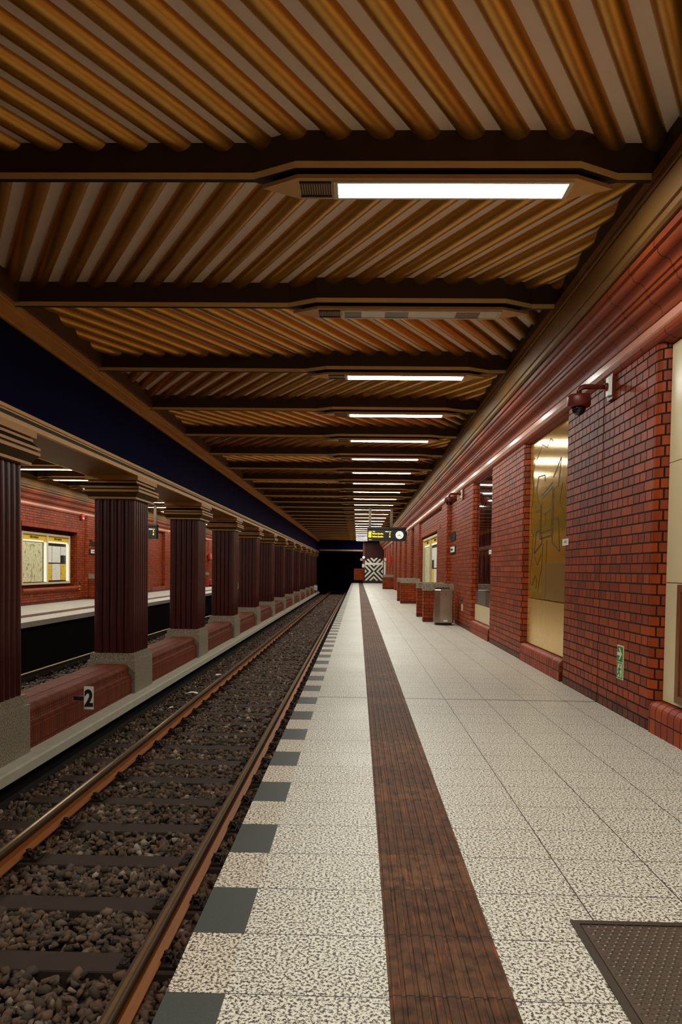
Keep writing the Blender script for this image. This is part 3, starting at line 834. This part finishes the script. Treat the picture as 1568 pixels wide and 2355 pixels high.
# departure boards
def departures(name, label, x0, x1, y, z0, z1, clock_right=True):
    t = thing(name, label, 'departure board', ((x0+x1)/2, y, z0))
    w = x1-x0; xs = x0+w*.665 if clock_right else x0+w*.335
    part(MB().bbox(x0, x1, y-.14, y+.14, z0, z1-.07, .012), 'housing', M['black'], t)
    part(MB().box(x0-.01, x1+.01, y-.16, y+.16, z1-.07, z1), 'top_cover', M['darksteel'], t)
    for px in ((x0+w*.065, x0+w*.62) if clock_right else (x1-w*.065, x1-w*.62)):
        part(MB().box(px-.055, px+.055, y-.04, y+.04, z1, 4.14), 'hanging_post', M['beam'], t)
    yy = y-.142
    part(MB().box(xs-.008, xs+.008, yy-.004, yy, z0+.03, z1-.09), 'divider', M['darksteel'], t)
    a, b = (x0, xs) if clock_right else (xs, x1); q = b-a; h = z1-z0
    R, U = (1, 0, 0), (0, 0, 1)
    text('Linie  Ziel', .062, M['ledw'], t, (a+q*.06, yy, z1-h*.36), R, U, 'header_lettering', .004)
    text('Abfahrt in', .062, M['ledw'], t, (b-q*.07, yy, z1-h*.36), R, U, 'header_lettering', .004, 'RIGHT')
    for i, mnt in enumerate(('3', '8')):
        zz = z0+h*(.47-.21*i)
        part(MB().box(a+q*.04, a+q*.155, yy-.004, yy, zz-.012, zz+.085), 'line_field', M['led'], t)
        text('U7', .085, M['black'], t, (a+q*.055, yy-.004, zz+.005), R, U, 'line_number', .004)
        text('Rathaus Spandau', .092, M['led'], t, (a+q*.19, yy, zz), R, U, 'destination_lettering', .004, 'LEFT', .72, .002)
        text(mnt, .11, M['led'], t, (b-q*.10, yy, zz-.005), R, U, 'minutes', .004, 'RIGHT', 1, .002)
    text('Gleis 2', .045, M['ledw'], t, (a+q*.06, yy, z0+.025), R, U, 'track_lettering', .003)
    cx = (xs+x1)/2 if clock_right else (xs+x0)/2; cz = (z0+z1-.07)/2
    c = MB(); c.lathe((cx, yy, cz), [(.163, 0), (.163, -.012), (.155, -.014)], 40, 'y')
    cf = part(c, 'clock_face', M['clock'], t)
    for ang, L, wd in ((-1.10-PI/2, .085, .010), (PI/2+.0, .12, .007)):
        pass
    for deg, L, wd in ((251, .09, .009), (133, .12, .006)):
        a_ = math.radians(90-deg); dx, dz = math.cos(a_), math.sin(a_); nx, nz = -dz*wd, dx*wd
        m = MB(); P = [(cx-dx*.02+nx, cz-dz*.02+nz), (cx-dx*.02-nx, cz-dz*.02-nz), (cx+dx*L-nx*.6, cz+dz*L-nz*.6), (cx+dx*L+nx*.6, cz+dz*L+nz*.6)]
        m.loft([[(p[0], yy-.016, p[1]) for p in P], [(p[0], yy-.019, p[1]) for p in P]])
        part(m, 'clock_hand', M['black'], cf)
    return t
departures('departure_board', 'hanging departure board with round clock above the near platform', .372, 1.945, 29.5, 2.43, 2.985)
departures('departure_board', 'departure board over the far left platform, half hidden by a column', -9.85, -8.28, 29.5, 2.40, 2.975, False)

# ------------------------------------------------------------------ wall panels in the recesses
t = thing('wall_panel', 'cream stone panel with dark wooden picture at the right picture edge', 'wall panel', (2.42, 4.65, .26))
for a, b in ((.26, 1.177), (1.183, 2.102), (2.108, 3.01)): part(MB().box(2.40, 2.435, 3.68, 5.640, a, b), 'panel_plate', M['cream'], t)
f = part(MB().box(2.372, 2.40, 3.9, 5.383, .29, .345).box(2.372, 2.40, 3.9, 5.383, 1.115, 1.17).box(2.372, 2.40, 5.325, 5.383, .345, 1.115).box(2.372, 2.40, 3.9, 3.96, .345, 1.115), 'picture_frame', M['woodpic'], t)
part(MB().box(2.385, 2.398, 3.96, 5.325, .345, 1.115), 'picture', M['woodpic'], t)

t = thing('wall_panel', 'brass panel engraved with a fortress plan between two brick piers', 'wall panel', (2.42, 9.2, .26))
part(MB().box(2.40, 2.435, 8.23, 10.160, .892, 3.02), 'engraved_plate', M['brass'], t)
part(MB().box(2.40, 2.435, 8.23, 10.160, .262, .883), 'plain_plate', M['brass2'], t)
part(MB().box(2.3975, 2.40, 8.23, 9.40, .90, 1.36), 'dull_patch', M['brasspatch'], t)
def eng(lines, w, name='engraving'):
    m = MB()
    for L in lines:
        for (ya, za), (yb, zb) in zip(L, L[1:]):
            d = math.hypot(yb-ya, zb-za)
            if d < 1e-4: continue
            ny, nz = -(zb-za)/d*w/2, (yb-ya)/d*w/2
            m.loft([[(x, ya+ny, za+nz), (x, ya-ny, za-nz), (x, yb-ny, zb-nz), (x, yb+ny, zb+nz)] for x in (2.3998, 2.3965)])
    part(m, name, M['engrave'], t)
# coordinates: y runs right to left in the picture (10.16 = left edge), z up
def yl(f): return 10.16-f*1.66          # f: 0 left edge .. 1 right visible edge
thick, thin = [], []
thick += [[(yl(.19), 1.50), (yl(.24), 1.78), (yl(.33), 1.80)], [(yl(.19), 1.50), (yl(.42), 1.62), (yl(.42), 1.72)]]
thick += [[(yl(.72), 1.72), (yl(.72), 1.62), (yl(.93), 1.50), (yl(.88), 1.90), (yl(.78), 1.90)]]
thick += [[(yl(.22), 2.35), (yl(.28), 2.52), (yl(.48), 2.50), (yl(.48), 2.42)], [(yl(.22), 2.35), (yl(.30), 2.14), (yl(.38), 2.12)]]
thick += [[(yl(.72), 2.42), (yl(.92), 2.62), (yl(.86), 2.30), (yl(.74), 2.28)]]
thick += [[(yl(.38), 1.68), (yl(.72), 1.71)], [(yl(.38), 1.76), (yl(.72), 1.79)], [(yl(.4), 2.26), (yl(.70), 2.36)], [(yl(.4), 2.21), (yl(.70), 2.31)]]
thick += [[(yl(.45), 2.0), (yl(.65), 2.03)], [(yl(.22), 2.06), (yl(.34), 2.07)]]
thin += [[(yl(.36), 1.68), (yl(.36), 2.12)], [(yl(.40), 1.68), (yl(.40), 2.16)], [(yl(.70), 1.72), (yl(.70), 2.3)], [(yl(.74), 1.72), (yl(.74), 2.3)], [(yl(.52), 1.84), (yl(.52), 2.02)]]
thin += [[(yl(.06), 2.56), (yl(.14), 2.72), (yl(.11), 2.82), (yl(.2), 2.76), (yl(.38), 2.92), (yl(.52), 2.84), (yl(.62), 2.93), (yl(.7), 2.86)]]
thin += [[(yl(.06), 2.56), (yl(.12), 2.46), (yl(.10), 2.20), (yl(.06), 2.12), (yl(.08), 1.95), (yl(.10), 1.78), (yl(.14), 1.76), (yl(.12), 1.45), (yl(.06), 1.25), (yl(.08), 1.10), (yl(.14), 1.06), (yl(.24), 1.20), (yl(.30), 1.14), (yl(.27), 1.02)]]
thin += [[(yl(.46), 1.62), (yl(.44), 1.3), (yl(.38), 1.18), (yl(.34), 1.0)], [(yl(.96), 2.3), (yl(.9), 2.1), (yl(.98), 1.98)], [(yl(.57), .92), (yl(.57), 1.66)], [(yl(.2), 1.46), (yl(.3), 1.34), (yl(.42), 1.48)]]
for k in range(9):
    z = 1.75+k*.045; thin.append([(yl(.36), z), (yl(.40), z+.012)]); thin.append([(yl(.70), z+.1), (yl(.74), z+.11)])
eng(thick, .016, 'engraved_walls'); eng(thin, .008, 'engraved_outline')

t = thing('wall_panel', 'narrow dark glass picture panel with cream base beyond the brass panel', 'wall panel', (2.42, 13.7, .26))
part(MB().box(2.40, 2.425, 12.76, 14.672, .592, 3.02), 'glass_picture', M['glasspic'], t)
part(MB().box(2.40, 2.430, 12.76, 14.672, .262, .585), 'base_plate', M['cream'], t)
part(MB().box(2.395, 2.40, 12.76, 14.672, 3.02, 3.035), 'top_edge', M['frame'], t)

# escape sign: arrow field over running figure
t = thing('escape_sign', 'green and white escape sign with arrow and running figure on the brick pier', 'sign', (XW, 6.35, .315))
part(MB().box(XW-.006, XW, 6.276, 6.424, .315, .613), 'sign_plate', M['glowpale'], t)
xs = XW-.008
part(MB().box(xs-.0005, XW-.006, 6.286, 6.414, .473, .603), 'arrow_field', M['green'], t)
def flat(poly, mat, name, x=xs-.001):
    m = MB(); m.loft([[(x, yy, zz) for yy, zz in poly], [(x-.0015, yy, zz) for yy, zz in poly]]); part(m, name, mat, t)
ay, az = 6.35, .538
# arrow points right in the picture = towards the camera (-y)
flat([(ay+.055, az+.014), (ay-.012, az+.014), (ay+.022, az+.045), (ay+.022+.0, az+.052), (ay-.0, az+.052), (ay-.055, az), (ay-.0, az-.052), (ay+.022, az-.052), (ay+.022, az-.045), (ay-.012, az-.014), (ay+.055, az-.014)], M['glowpale'], 'arrow')
m = MB()
for a, b, c, d in ((6.286, 6.294, .325, .455), (6.406, 6.414, .325, .455), (6.286, 6.414, .455, .463), (6.286, 6.414, .325, .333)): m.box(xs-.001, XW-.006, a, b, c, d)
part(m, 'door_outline', M['green'], t)
m = MB()
m.lathe((0, 0, 0), [(.011, 0), (.011, .002)], 12, 'y'); 
m = MB()
for p, q, w in (((6.352, .418), (6.362, .380), .016), ((6.352, .415), (6.335, .400), .008), ((6.335, .400), (6.318, .408), .008), ((6.355, .415), (6.375, .405), .008), ((6.375, .405), (6.378, .388), .008), ((6.362, .380), (6.342, .362), .011), ((6.342, .362), (6.338, .337), .010), ((6.362, .380), (6.378, .358), .011), ((6.378, .358), (6.398, .352), .010)):
    d = math.hypot(q[0]-p[0], q[1]-p[1]); ny, nz = -(q[1]-p[1])/d*w/2, (q[0]-p[0])/d*w/2
    m.loft([[(x, p[0]+ny, p[1]+nz), (x, p[0]-ny, p[1]-nz), (x, q[0]-ny, q[1]-nz), (x, q[0]+ny, q[1]+nz)] for x in (XW-.006, xs-.001)])
m.loft([[(x, 6.343+.010*math.cos(a), .435+.010*math.sin(a)) for a in [2*PI*k/12 for k in range(12)]] for x in (XW-.006, xs-.001)])
part(m, 'running_figure', M['green'], t)

# small plaques and key switches
for y, lb in ((8.11, 'small white plaque on the brick pier beside the brass panel'), (12.68, 'small white plaque on the pier beside the dark glass panel')):
    t = thing('plaque', lb, 'plaque', (XW, y, 1.54))
    part(MB().box(XW-.008, XW, y-.105, y+.105, 1.55, 1.625), 'plate', M['white'], t)
    for k in range(2): part(MB().box(XW-.009, XW-.008, y-.05, y+.04, 1.58+k*.014, 1.586+k*.014), 'text_line', M['darksteel'], t)
for X, y, s_, lb in ((XW, 15.88, -1, 'narrow metal key switch plate low on the pier behind the bin'), (FW, 25.95, 1, 'metal key switch plate on the far wall beside the showcase')):
    t = thing('key_switch', lb, 'switch', (X, y, .37))
    a, b = sorted((X, X+s_*.02))
    part(MB().box(a, b, y-.05, y+.05, .37, .52), 'lower_plate', M['frame'], t)
    part(MB().box(a, b, y-.05, y+.05, .535, .66), 'upper_plate', M['steel'], t)
    part(MB().cyl((X+s_*.02, y, .6), (X+s_*.035, y, .6), .03), 'lock_cylinder', M['darksteel'], t)

# cameras
def dome(label, y, x=XW, z=2.96, loc=None):
    t = thing('dome_camera', label, 'camera', (x, y, z))
    part(MB().box(x-.03, x, y-.07, y+.07, z-.12, z+.12), 'wall_plate', M['redbrown'], t)
    m = MB(); m.plan([(x-.055, y-.04), (x-.03, y-.055), (x-.03, y+.055), (x-.055, y+.04)], z-.085, z+.085)
    part(m, 'bracket', M['white'], t)  # white stands in for glossy reflections on the bracket
    part(MB().cyl((x-.05, y, z), (x-.085, y, z), .04, .03), 'collar', M['redbrown'], t)
    part(MB().tube([(x-.06, y, z), (x-.22, y, z), (x-.265, y, z), (x-.295, y, z-.012), (x-.31, y, z-.04), (x-.31, y, z-.075)], .024, 12), 'arm', M['redbrown'], t)
    c = (x-.31, y, z-.155)
    part(MB().lathe(c, [(.06, .085), (.098, .075), (.106, .05), (.106, -.015), (.098, -.03), (.074, -.034)], 28), 'dome_housing', M['redbrown'], t)
    part(MB().lathe((c[0], c[1], c[2]-.034), [(.066, 0), (.064, -.02), (.052, -.05), (.03, -.068), (.006, -.075)], 24), 'dome_glass', M['glossblack'], t)
    return t
gb = NT('dome_black_glass'); gb.base((.006, .006, .007)); gb.set(.06, 0, .8); M['glossblack'] = gb.m
dome('red brown dome camera on the nearest brick pier', 6.72)
dome('red brown dome camera on the pier above the steel bin', 16.1)
dome('small dome camera beyond the departure board', 33.2)

# bin
t = thing('litter_bin', 'stainless steel litter bin in front of the low granite topped wall', 'bin', (1.98, 16.62, 0))
def octo(hw, hd, ch, z, cx=1.985, cy=16.58): return [(cx-hw, cy-hd+ch, z), (cx-hw+ch, cy-hd, z), (cx+hw-ch*.25, cy-hd, z), (cx+hw, cy-hd+ch*.25, z), (cx+hw, cy+hd, z), (cx-hw, cy+hd, z)]
part(MB().loft([octo(.18, .17, .09, 0), octo(.18, .17, .09, .055)]), 'foot', M['darksteel'], t)
part(MB().loft([octo(.215, .205, .11, .06), octo(.195, .19, .10, .80), octo(.18, .175, .10, .815)]), 'body', M['steel'], t)
part(MB().box(1.905, 2.165, 16.368, 16.378, .08, .80), 'front_door', M['steel'], t)
part(MB().lathe((2.01, 16.368, .72), [(.010, 0), (.010, -.006)], 12, 'y'), 'lock', M['darksteel'], t)
part(MB().box(1.97, 2.06, 16.360, 16.368, .085, .125), 'label_sticker', M['plastic'], t)

# low brick walls with granite tops
def lowwall(label, x0, x1, y0, y1, h=.93, notch=None):
    t = thing('low_wall', label, 'low wall', ((x0+x1)/2, (y0+y1)/2, 0), 'granite topped low walls on the platform')
    part(MB().bbox(x0+.012, x1, y0+.012, y1-.012, 0, h-.17, .004), 'brick_body', M['brick_stretch'], t)
    if notch:
        a, b = notch; m = MB()
        P = [(x0, h-.175), (a, h-.175), (a+.09, h-.09), (b-.09, h-.09), (b, h-.175), (x1, h-.175), (x1, h), (x0, h)]
        m.loft([[(x, yy, z) for x, z in P] for yy in (y0, y0+.06)])
        m.box(x0, x1, y0+.06, y1, h-.17, h)
    else: m = MB().bbox(x0, x1, y0, y1, h-.17, h, .008)
    part(m, 'granite_top', M['granite'], t)
lowwall('low brick wall with granite top directly behind the steel bin', 1.59, 2.325, 17.40, 17.70, notch=(1.82, 2.30))
lowwall('low granite topped wall just beyond the one at the bin', 1.59, 2.40, 19.28, 19.55)
lowwall('granite topped low wall in the middle distance, front of its pair', 1.60, 2.325, 26.8, 27.1)
lowwall('granite topped low wall in the middle distance, rear of its pair', 1.60, 2.325, 28.95, 29.25)
lowwall('farthest granite topped low wall near the chevron wall', 1.61, 2.43, 46.5, 46.8)
lowwall('granite topped low wall on the far platform beyond the showcase', FW+.07, -9.42, 26.65, 26.95)
lowwall('granite topped low wall far along the left platform', FW+.07, -9.55, 45.6, 45.9)
t = thing('bench', 'red seated bench far along the left platform', 'bench', (-9.8, 47.2, 0))
part(MB().bbox(-10.0, -9.5, 46.3, 48.1, .12, .46, .02), 'seat', M['seatred'], t)
part(MB().bbox(-10.07, -10.0, 46.3, 48.1, .5, .85, .02), 'backrest', M['darksteel'], t)
part(MB().box(-9.95, -9.6, 46.5, 47.9, 0, .12), 'plinth', M['dark'], t)

# station lettering and direction plaques
for X, s_, y, lb1, lb2 in ((2.44, -1, 18.88, 'black station name letters in the recess of the right wall', 'small direction plaque below the station name on the right wall'), (FW+.07, 1, 26.72, 'black station name letters on the far left wall', 'direction plaque with arrow below the station name on the far wall')):
    t = thing('station_name', lb1, 'lettering', (X, y, 2.0))
    sz = .30; ya = y
    text('Zitadelle', sz, M['black'], t, (X+s_*.012, ya, 2.03), (0, s_, 0), (0, 0, 1), 'letters', .02, 'LEFT', 1. if s_ > 0 else .82, .006)
    t = thing('direction_plaque', lb2, 'sign', (X, y, 1.72))
    a, b = sorted((X, X+s_*.03)); L = 1.5 if s_ > 0 else .9
    y0_, y1_ = sorted((y, y+s_*L))
    part(MB().box(a, b, y0_, y1_, 1.70, 1.88), 'case', M['black'], t)
    a, b = sorted((X+s_*.03, X+s_*.034)); y0_, y1_ = sorted((y+s_*.1, y+s_*(L-.03)))
    part(MB().box(a, b, y0_, y1_, 1.725, 1.862), 'face', M['white'], t)
    text('\u2190 Am Juliusturm', .10, M['black'], t, (X+s_*.036, y+s_*.13, 1.765), (0, s_, 0), (0, 0, 1), 'lettering', .003, 'LEFT', 1. if s_ > 0 else .62)
t = thing('alarm_siren', 'small red alarm siren high on the far left wall', 'alarm', (FW, 26.15, 3.0))
part(MB().bbox(FW, FW+.09, 26.0, 26.25, 2.93, 3.14, .02), 'housing', M['red'], t)
part(MB().box(FW+.088, FW+.094, 26.05, 26.2, 2.96, 3.0), 'label_sticker', M['plastic'], t)
t = thing('fire_box', 'red fire alarm box far along the left wall', 'fire box', (FW+.07, 48.6, 1.8))
part(MB().bbox(FW+.07, FW+.19, 48.2, 48.8, 1.82, 2.18, .02), 'box', M['red'], t)
part(MB().box(FW+.19, FW+.30, 48.78, 48.82, 1.85, 2.13), 'flag_sign', M['white'], t)
t = thing('fire_box', 'dark red fire box on a right wall pier near the far end', 'fire box', (2.3, 50.2, 1.6))
part(MB().bbox(2.17, XW, 49.9, 50.4, 1.66, 2.22, .02), 'box', M['red'], t)

# track number and stop boards
t = thing('number_sign', 'white sign with a black number 2 on the parapet by the track', 'sign', (-3.51, 9.3, -.65))
part(MB().plan([(-3.573, 9.30), (-3.447, 9.30), (-3.447, 9.306), (-3.573, 9.306)], -.638, -.335), 'plate', M['white'], t)
text('2', .30, M['black'], t, (-3.51, 9.298, -.592), (1, 0, 0), (0, 0, 1), 'numeral', .003, 'CENTER', .74, .012)
part(MB().box(-3.71, -3.50, 9.306, 9.33, -.52, -.47), 'bracket', M['black'], t)
t = thing('stop_board', 'small white stop board with black letter beside the last column', 'sign', (-3.61, 62, -.6))
part(MB().box(-3.73, -3.49, 62, 62.02, -.60, -.22), 'plate', M['white'], t)
text('H', .24, M['black'], t, (-3.61, 61.998, -.50), (1, 0, 0), (0, 0, 1), 'letter', .003, 'CENTER', .8, .004)
part(MB().box(-3.63, -3.59, 62.02, 62.05, -.86, -.35), 'post', M['darksteel'], t)

# hatch in the floor
t = thing('floor_hatch', 'steel tread plate hatch with frame in the lower right corner', 'hatch', (1.3, 1.85, 0))
hx0, hx1, hy0, hy1 = .777, 1.75, 1.15, 2.546
m = MB()
for a, b, c, d in ((hx0, hx1, hy1-.026, hy1), (hx0, hx1, hy0, hy0+.026), (hx0, hx0+.026, hy0+.026, hy1-.026), (hx1-.026, hx1, hy0+.026, hy1-.026)): m.box(a, b, c, d, 0, .007)
part(m, 'frame', M['hatchframe'], t)
part(MB().box(hx0+.026, hx1-.026, hy0+.026, hy1-.026, 0, .0012), 'shadow_gap', M['black'], t)
m = MB().box(hx0+.030, hx1-.030, hy0+.030, hy1-.030, .0012, .005)
px, py = .0300, .0250
j = 0; y = hy1-.045
while y > hy0+.05:
    i = 0; x = hx0+.050+(j % 2)*px/2
    while x < hx1-.05:
        for q, (ox, oy) in enumerate(((0, 0), (px*.42, py*.42))):
            a = -.42 if q == 0 else 1.15
            L, W = .0125, .0034; dx, dy = math.cos(a), math.sin(a); cx, cy = x+ox, y+oy
            r0 = [(cx-dx*L, cy-dy*L, .005), (cx+dy*W, cy-dx*W, .005), (cx+dx*L, cy+dy*L, .005), (cx-dy*W, cy+dx*W, .005)]
            r1 = [(cx-dx*L*.7, cy-dy*L*.7, .0072), (cx+dy*W*.4, cy-dx*W*.4, .0072), (cx+dx*L*.7, cy+dy*L*.7, .0072), (cx-dy*W*.4, cy+dx*W*.4, .0072)]
            for k in range(4): m.face([r0[k], r0[(k+1) % 4], r1[(k+1) % 4], r1[k]])
            m.face(r1)
        x += px
    y -= py; j += 1
part(m, 'tread_plate', M['hatch'], t)

# ------------------------------------------------------------------ end of the platform
struct(MB().box(.62, XR+.3, YE, YE+.3, 0, 4.3).build('wall_end', M['darkbrick']), 'dark brick end wall')
struct(MB().bbox(.44, .64, YE-.15, YE+.2, 0, 4.14, .02).build('trim_end_pillar', M['pillar']), 'brown pillar at the tunnel mouth')
struct(MB().box(-3.6, .44, YE, YE+.3, 3.02, 4.3).build('wall_tunnel_head', M['blue']), 'blue girder above the tunnel mouth')
struct(MB().box(-3.6, .44, YE-.04, YE+.02, 2.93, 3.0).build('trim_tunnel_low', M['gold']), 'gold moulding under the tunnel girder')
struct(MB().box(-3.6, .44, YE-.05, YE+.0, 3.02, 3.06).build('trim_tunnel_top', M['gold']), 'gold moulding on the tunnel girder')
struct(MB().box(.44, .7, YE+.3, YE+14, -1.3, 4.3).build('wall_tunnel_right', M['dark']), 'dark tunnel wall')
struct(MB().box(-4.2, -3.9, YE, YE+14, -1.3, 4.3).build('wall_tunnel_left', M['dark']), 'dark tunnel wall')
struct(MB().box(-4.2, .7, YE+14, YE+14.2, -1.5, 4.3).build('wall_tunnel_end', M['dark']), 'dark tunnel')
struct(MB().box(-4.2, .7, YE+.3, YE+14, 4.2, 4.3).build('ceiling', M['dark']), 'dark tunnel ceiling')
t = thing('chevron_board', 'black and white chevron painted board at the end wall', 'board', (1.48, YE-.03, 0))
P = [(.66, .02), (2.33, .02), (2.33, 2.12)]+[(2.33-1.67*k/12, 2.12+.24*math.sin(PI*k/12)) for k in range(1, 12)]+[(.66, 2.12)]
m = MB(); m.loft([[(x, yy, z) for x, z in P] for yy in (YE-.08, YE-.02)])
part(m, 'painted_board', M['chevron'], t)
part(MB().box(.66, 2.33, YE-.1, YE-.08, 1.68, 1.88), 'cross_bar', M['white'], t)
t = thing('platform_mirror', 'square mirror on short legs at the far platform end by the track', 'mirror', (.12, 64.9, 0))
a = math.radians(-33); ca, sa = math.cos(a), math.sin(a)
def rotp(x, y): return (.12+x*ca-y*sa, 64.9+x*sa+y*ca)
def obox(x0, x1, y0, y1, z0, z1): return MB().plan([rotp(x0, y0), rotp(x1, y0), rotp(x1, y1), rotp(x0, y1)], z0, z1)
part(obox(-.57, .57, 0, .05, .27, 1.36), 'frame', M['darksteel'], t)
part(obox(-.54, .54, -.006, 0, .30, 1.33), 'mirror_glass', M['mirror'], t)
for q in (-.4, .4): part(obox(q-.03, q+.03, .0, .05, 0, .27), 'leg', M['darksteel'], t)
t = thing('round_lamp', 'small round bluish lamp on the pillar at the tunnel mouth', 'lamp', (.5, YE-.17, 1.9))
part(MB().lathe((.53, YE-.15, 2.37), [(.11, 0), (.11, -.05), (.09, -.06)], 20, 'y'), 'lens', M['bluelamp'], t)
t = thing('notice_board', 'white notice on the pillar above the mirror', 'sign', (.52, YE-.17, 1.5))
part(MB().box(.39, .62, YE-.18, YE-.15, 1.45, 1.76), 'plate', M['paper'], t)
t = thing('small_sign', 'small pale red sign beside the round lamp at the tunnel mouth', 'sign', (.28, YE-.1, 2.0))
part(MB().box(.22, .43, YE-.12, YE-.1, 2.06, 2.28), 'plate', plain('pale_red_sign', (216, 150, 140), .5), t)
t = thing('sign_post', 'white post with round red and white sign behind the farthest low wall', 'sign', (2.2, 58.0, 0))
part(MB().box(2.10, 2.24, 57.95, 58.05, 0, 2.0), 'post', M['white'], t)
part(MB().lathe((2.20, 57.93, 2.08), [(.17, 0), (.17, -.02), (.15, -.022)], 28, 'y'), 'red_disc', M['red'], t)
part(MB().box(2.12, 2.28, 57.895, 57.908, 1.97, 2.19), 'white_mark', M['white'], t)

# ------------------------------------------------------------------ camera and render look
cam = bpy.data.cameras.new('camera'); co = bpy.data.objects.new('camera', cam); COL.objects.link(co)
f, yaw, pit, rol = 1650., .02286, -.03406, .01371
cam.sensor_fit = 'VERTICAL'; cam.sensor_height = 36; cam.lens = f/2355*36; cam.shift_y = 187.76/2355
cam.clip_start = .05; cam.clip_end = 300
fw = Vector((-math.sin(yaw)*math.cos(pit), math.cos(yaw)*math.cos(pit), math.sin(pit)))
r0 = Vector((math.cos(yaw), math.sin(yaw), 0)); u0 = r0.cross(fw)
r = math.cos(rol)*r0+math.sin(rol)*u0; u = -math.sin(rol)*r0+math.cos(rol)*u0
m4 = Matrix((r, u, -fw)).transposed().to_4x4(); m4.translation = (0, 0, 1.25)
co.matrix_world = m4
S.camera = co
w = bpy.data.worlds.new('World'); S.world = w; w.use_nodes = True
w.node_tree.nodes['Background'].inputs[0].default_value = (0, 0, 0, 1)
w.node_tree.nodes['Background'].inputs[1].default_value = 0
S.view_settings.view_transform = 'Standard'; S.view_settings.look = 'None'
S.view_settings.exposure = 0; S.view_settings.gamma = 1; S.view_settings.use_curve_mapping = False
S.cycles.use_light_tree = True
S.cycles.max_bounces = 8; S.cycles.diffuse_bounces = 4
S.cycles.use_denoising = True
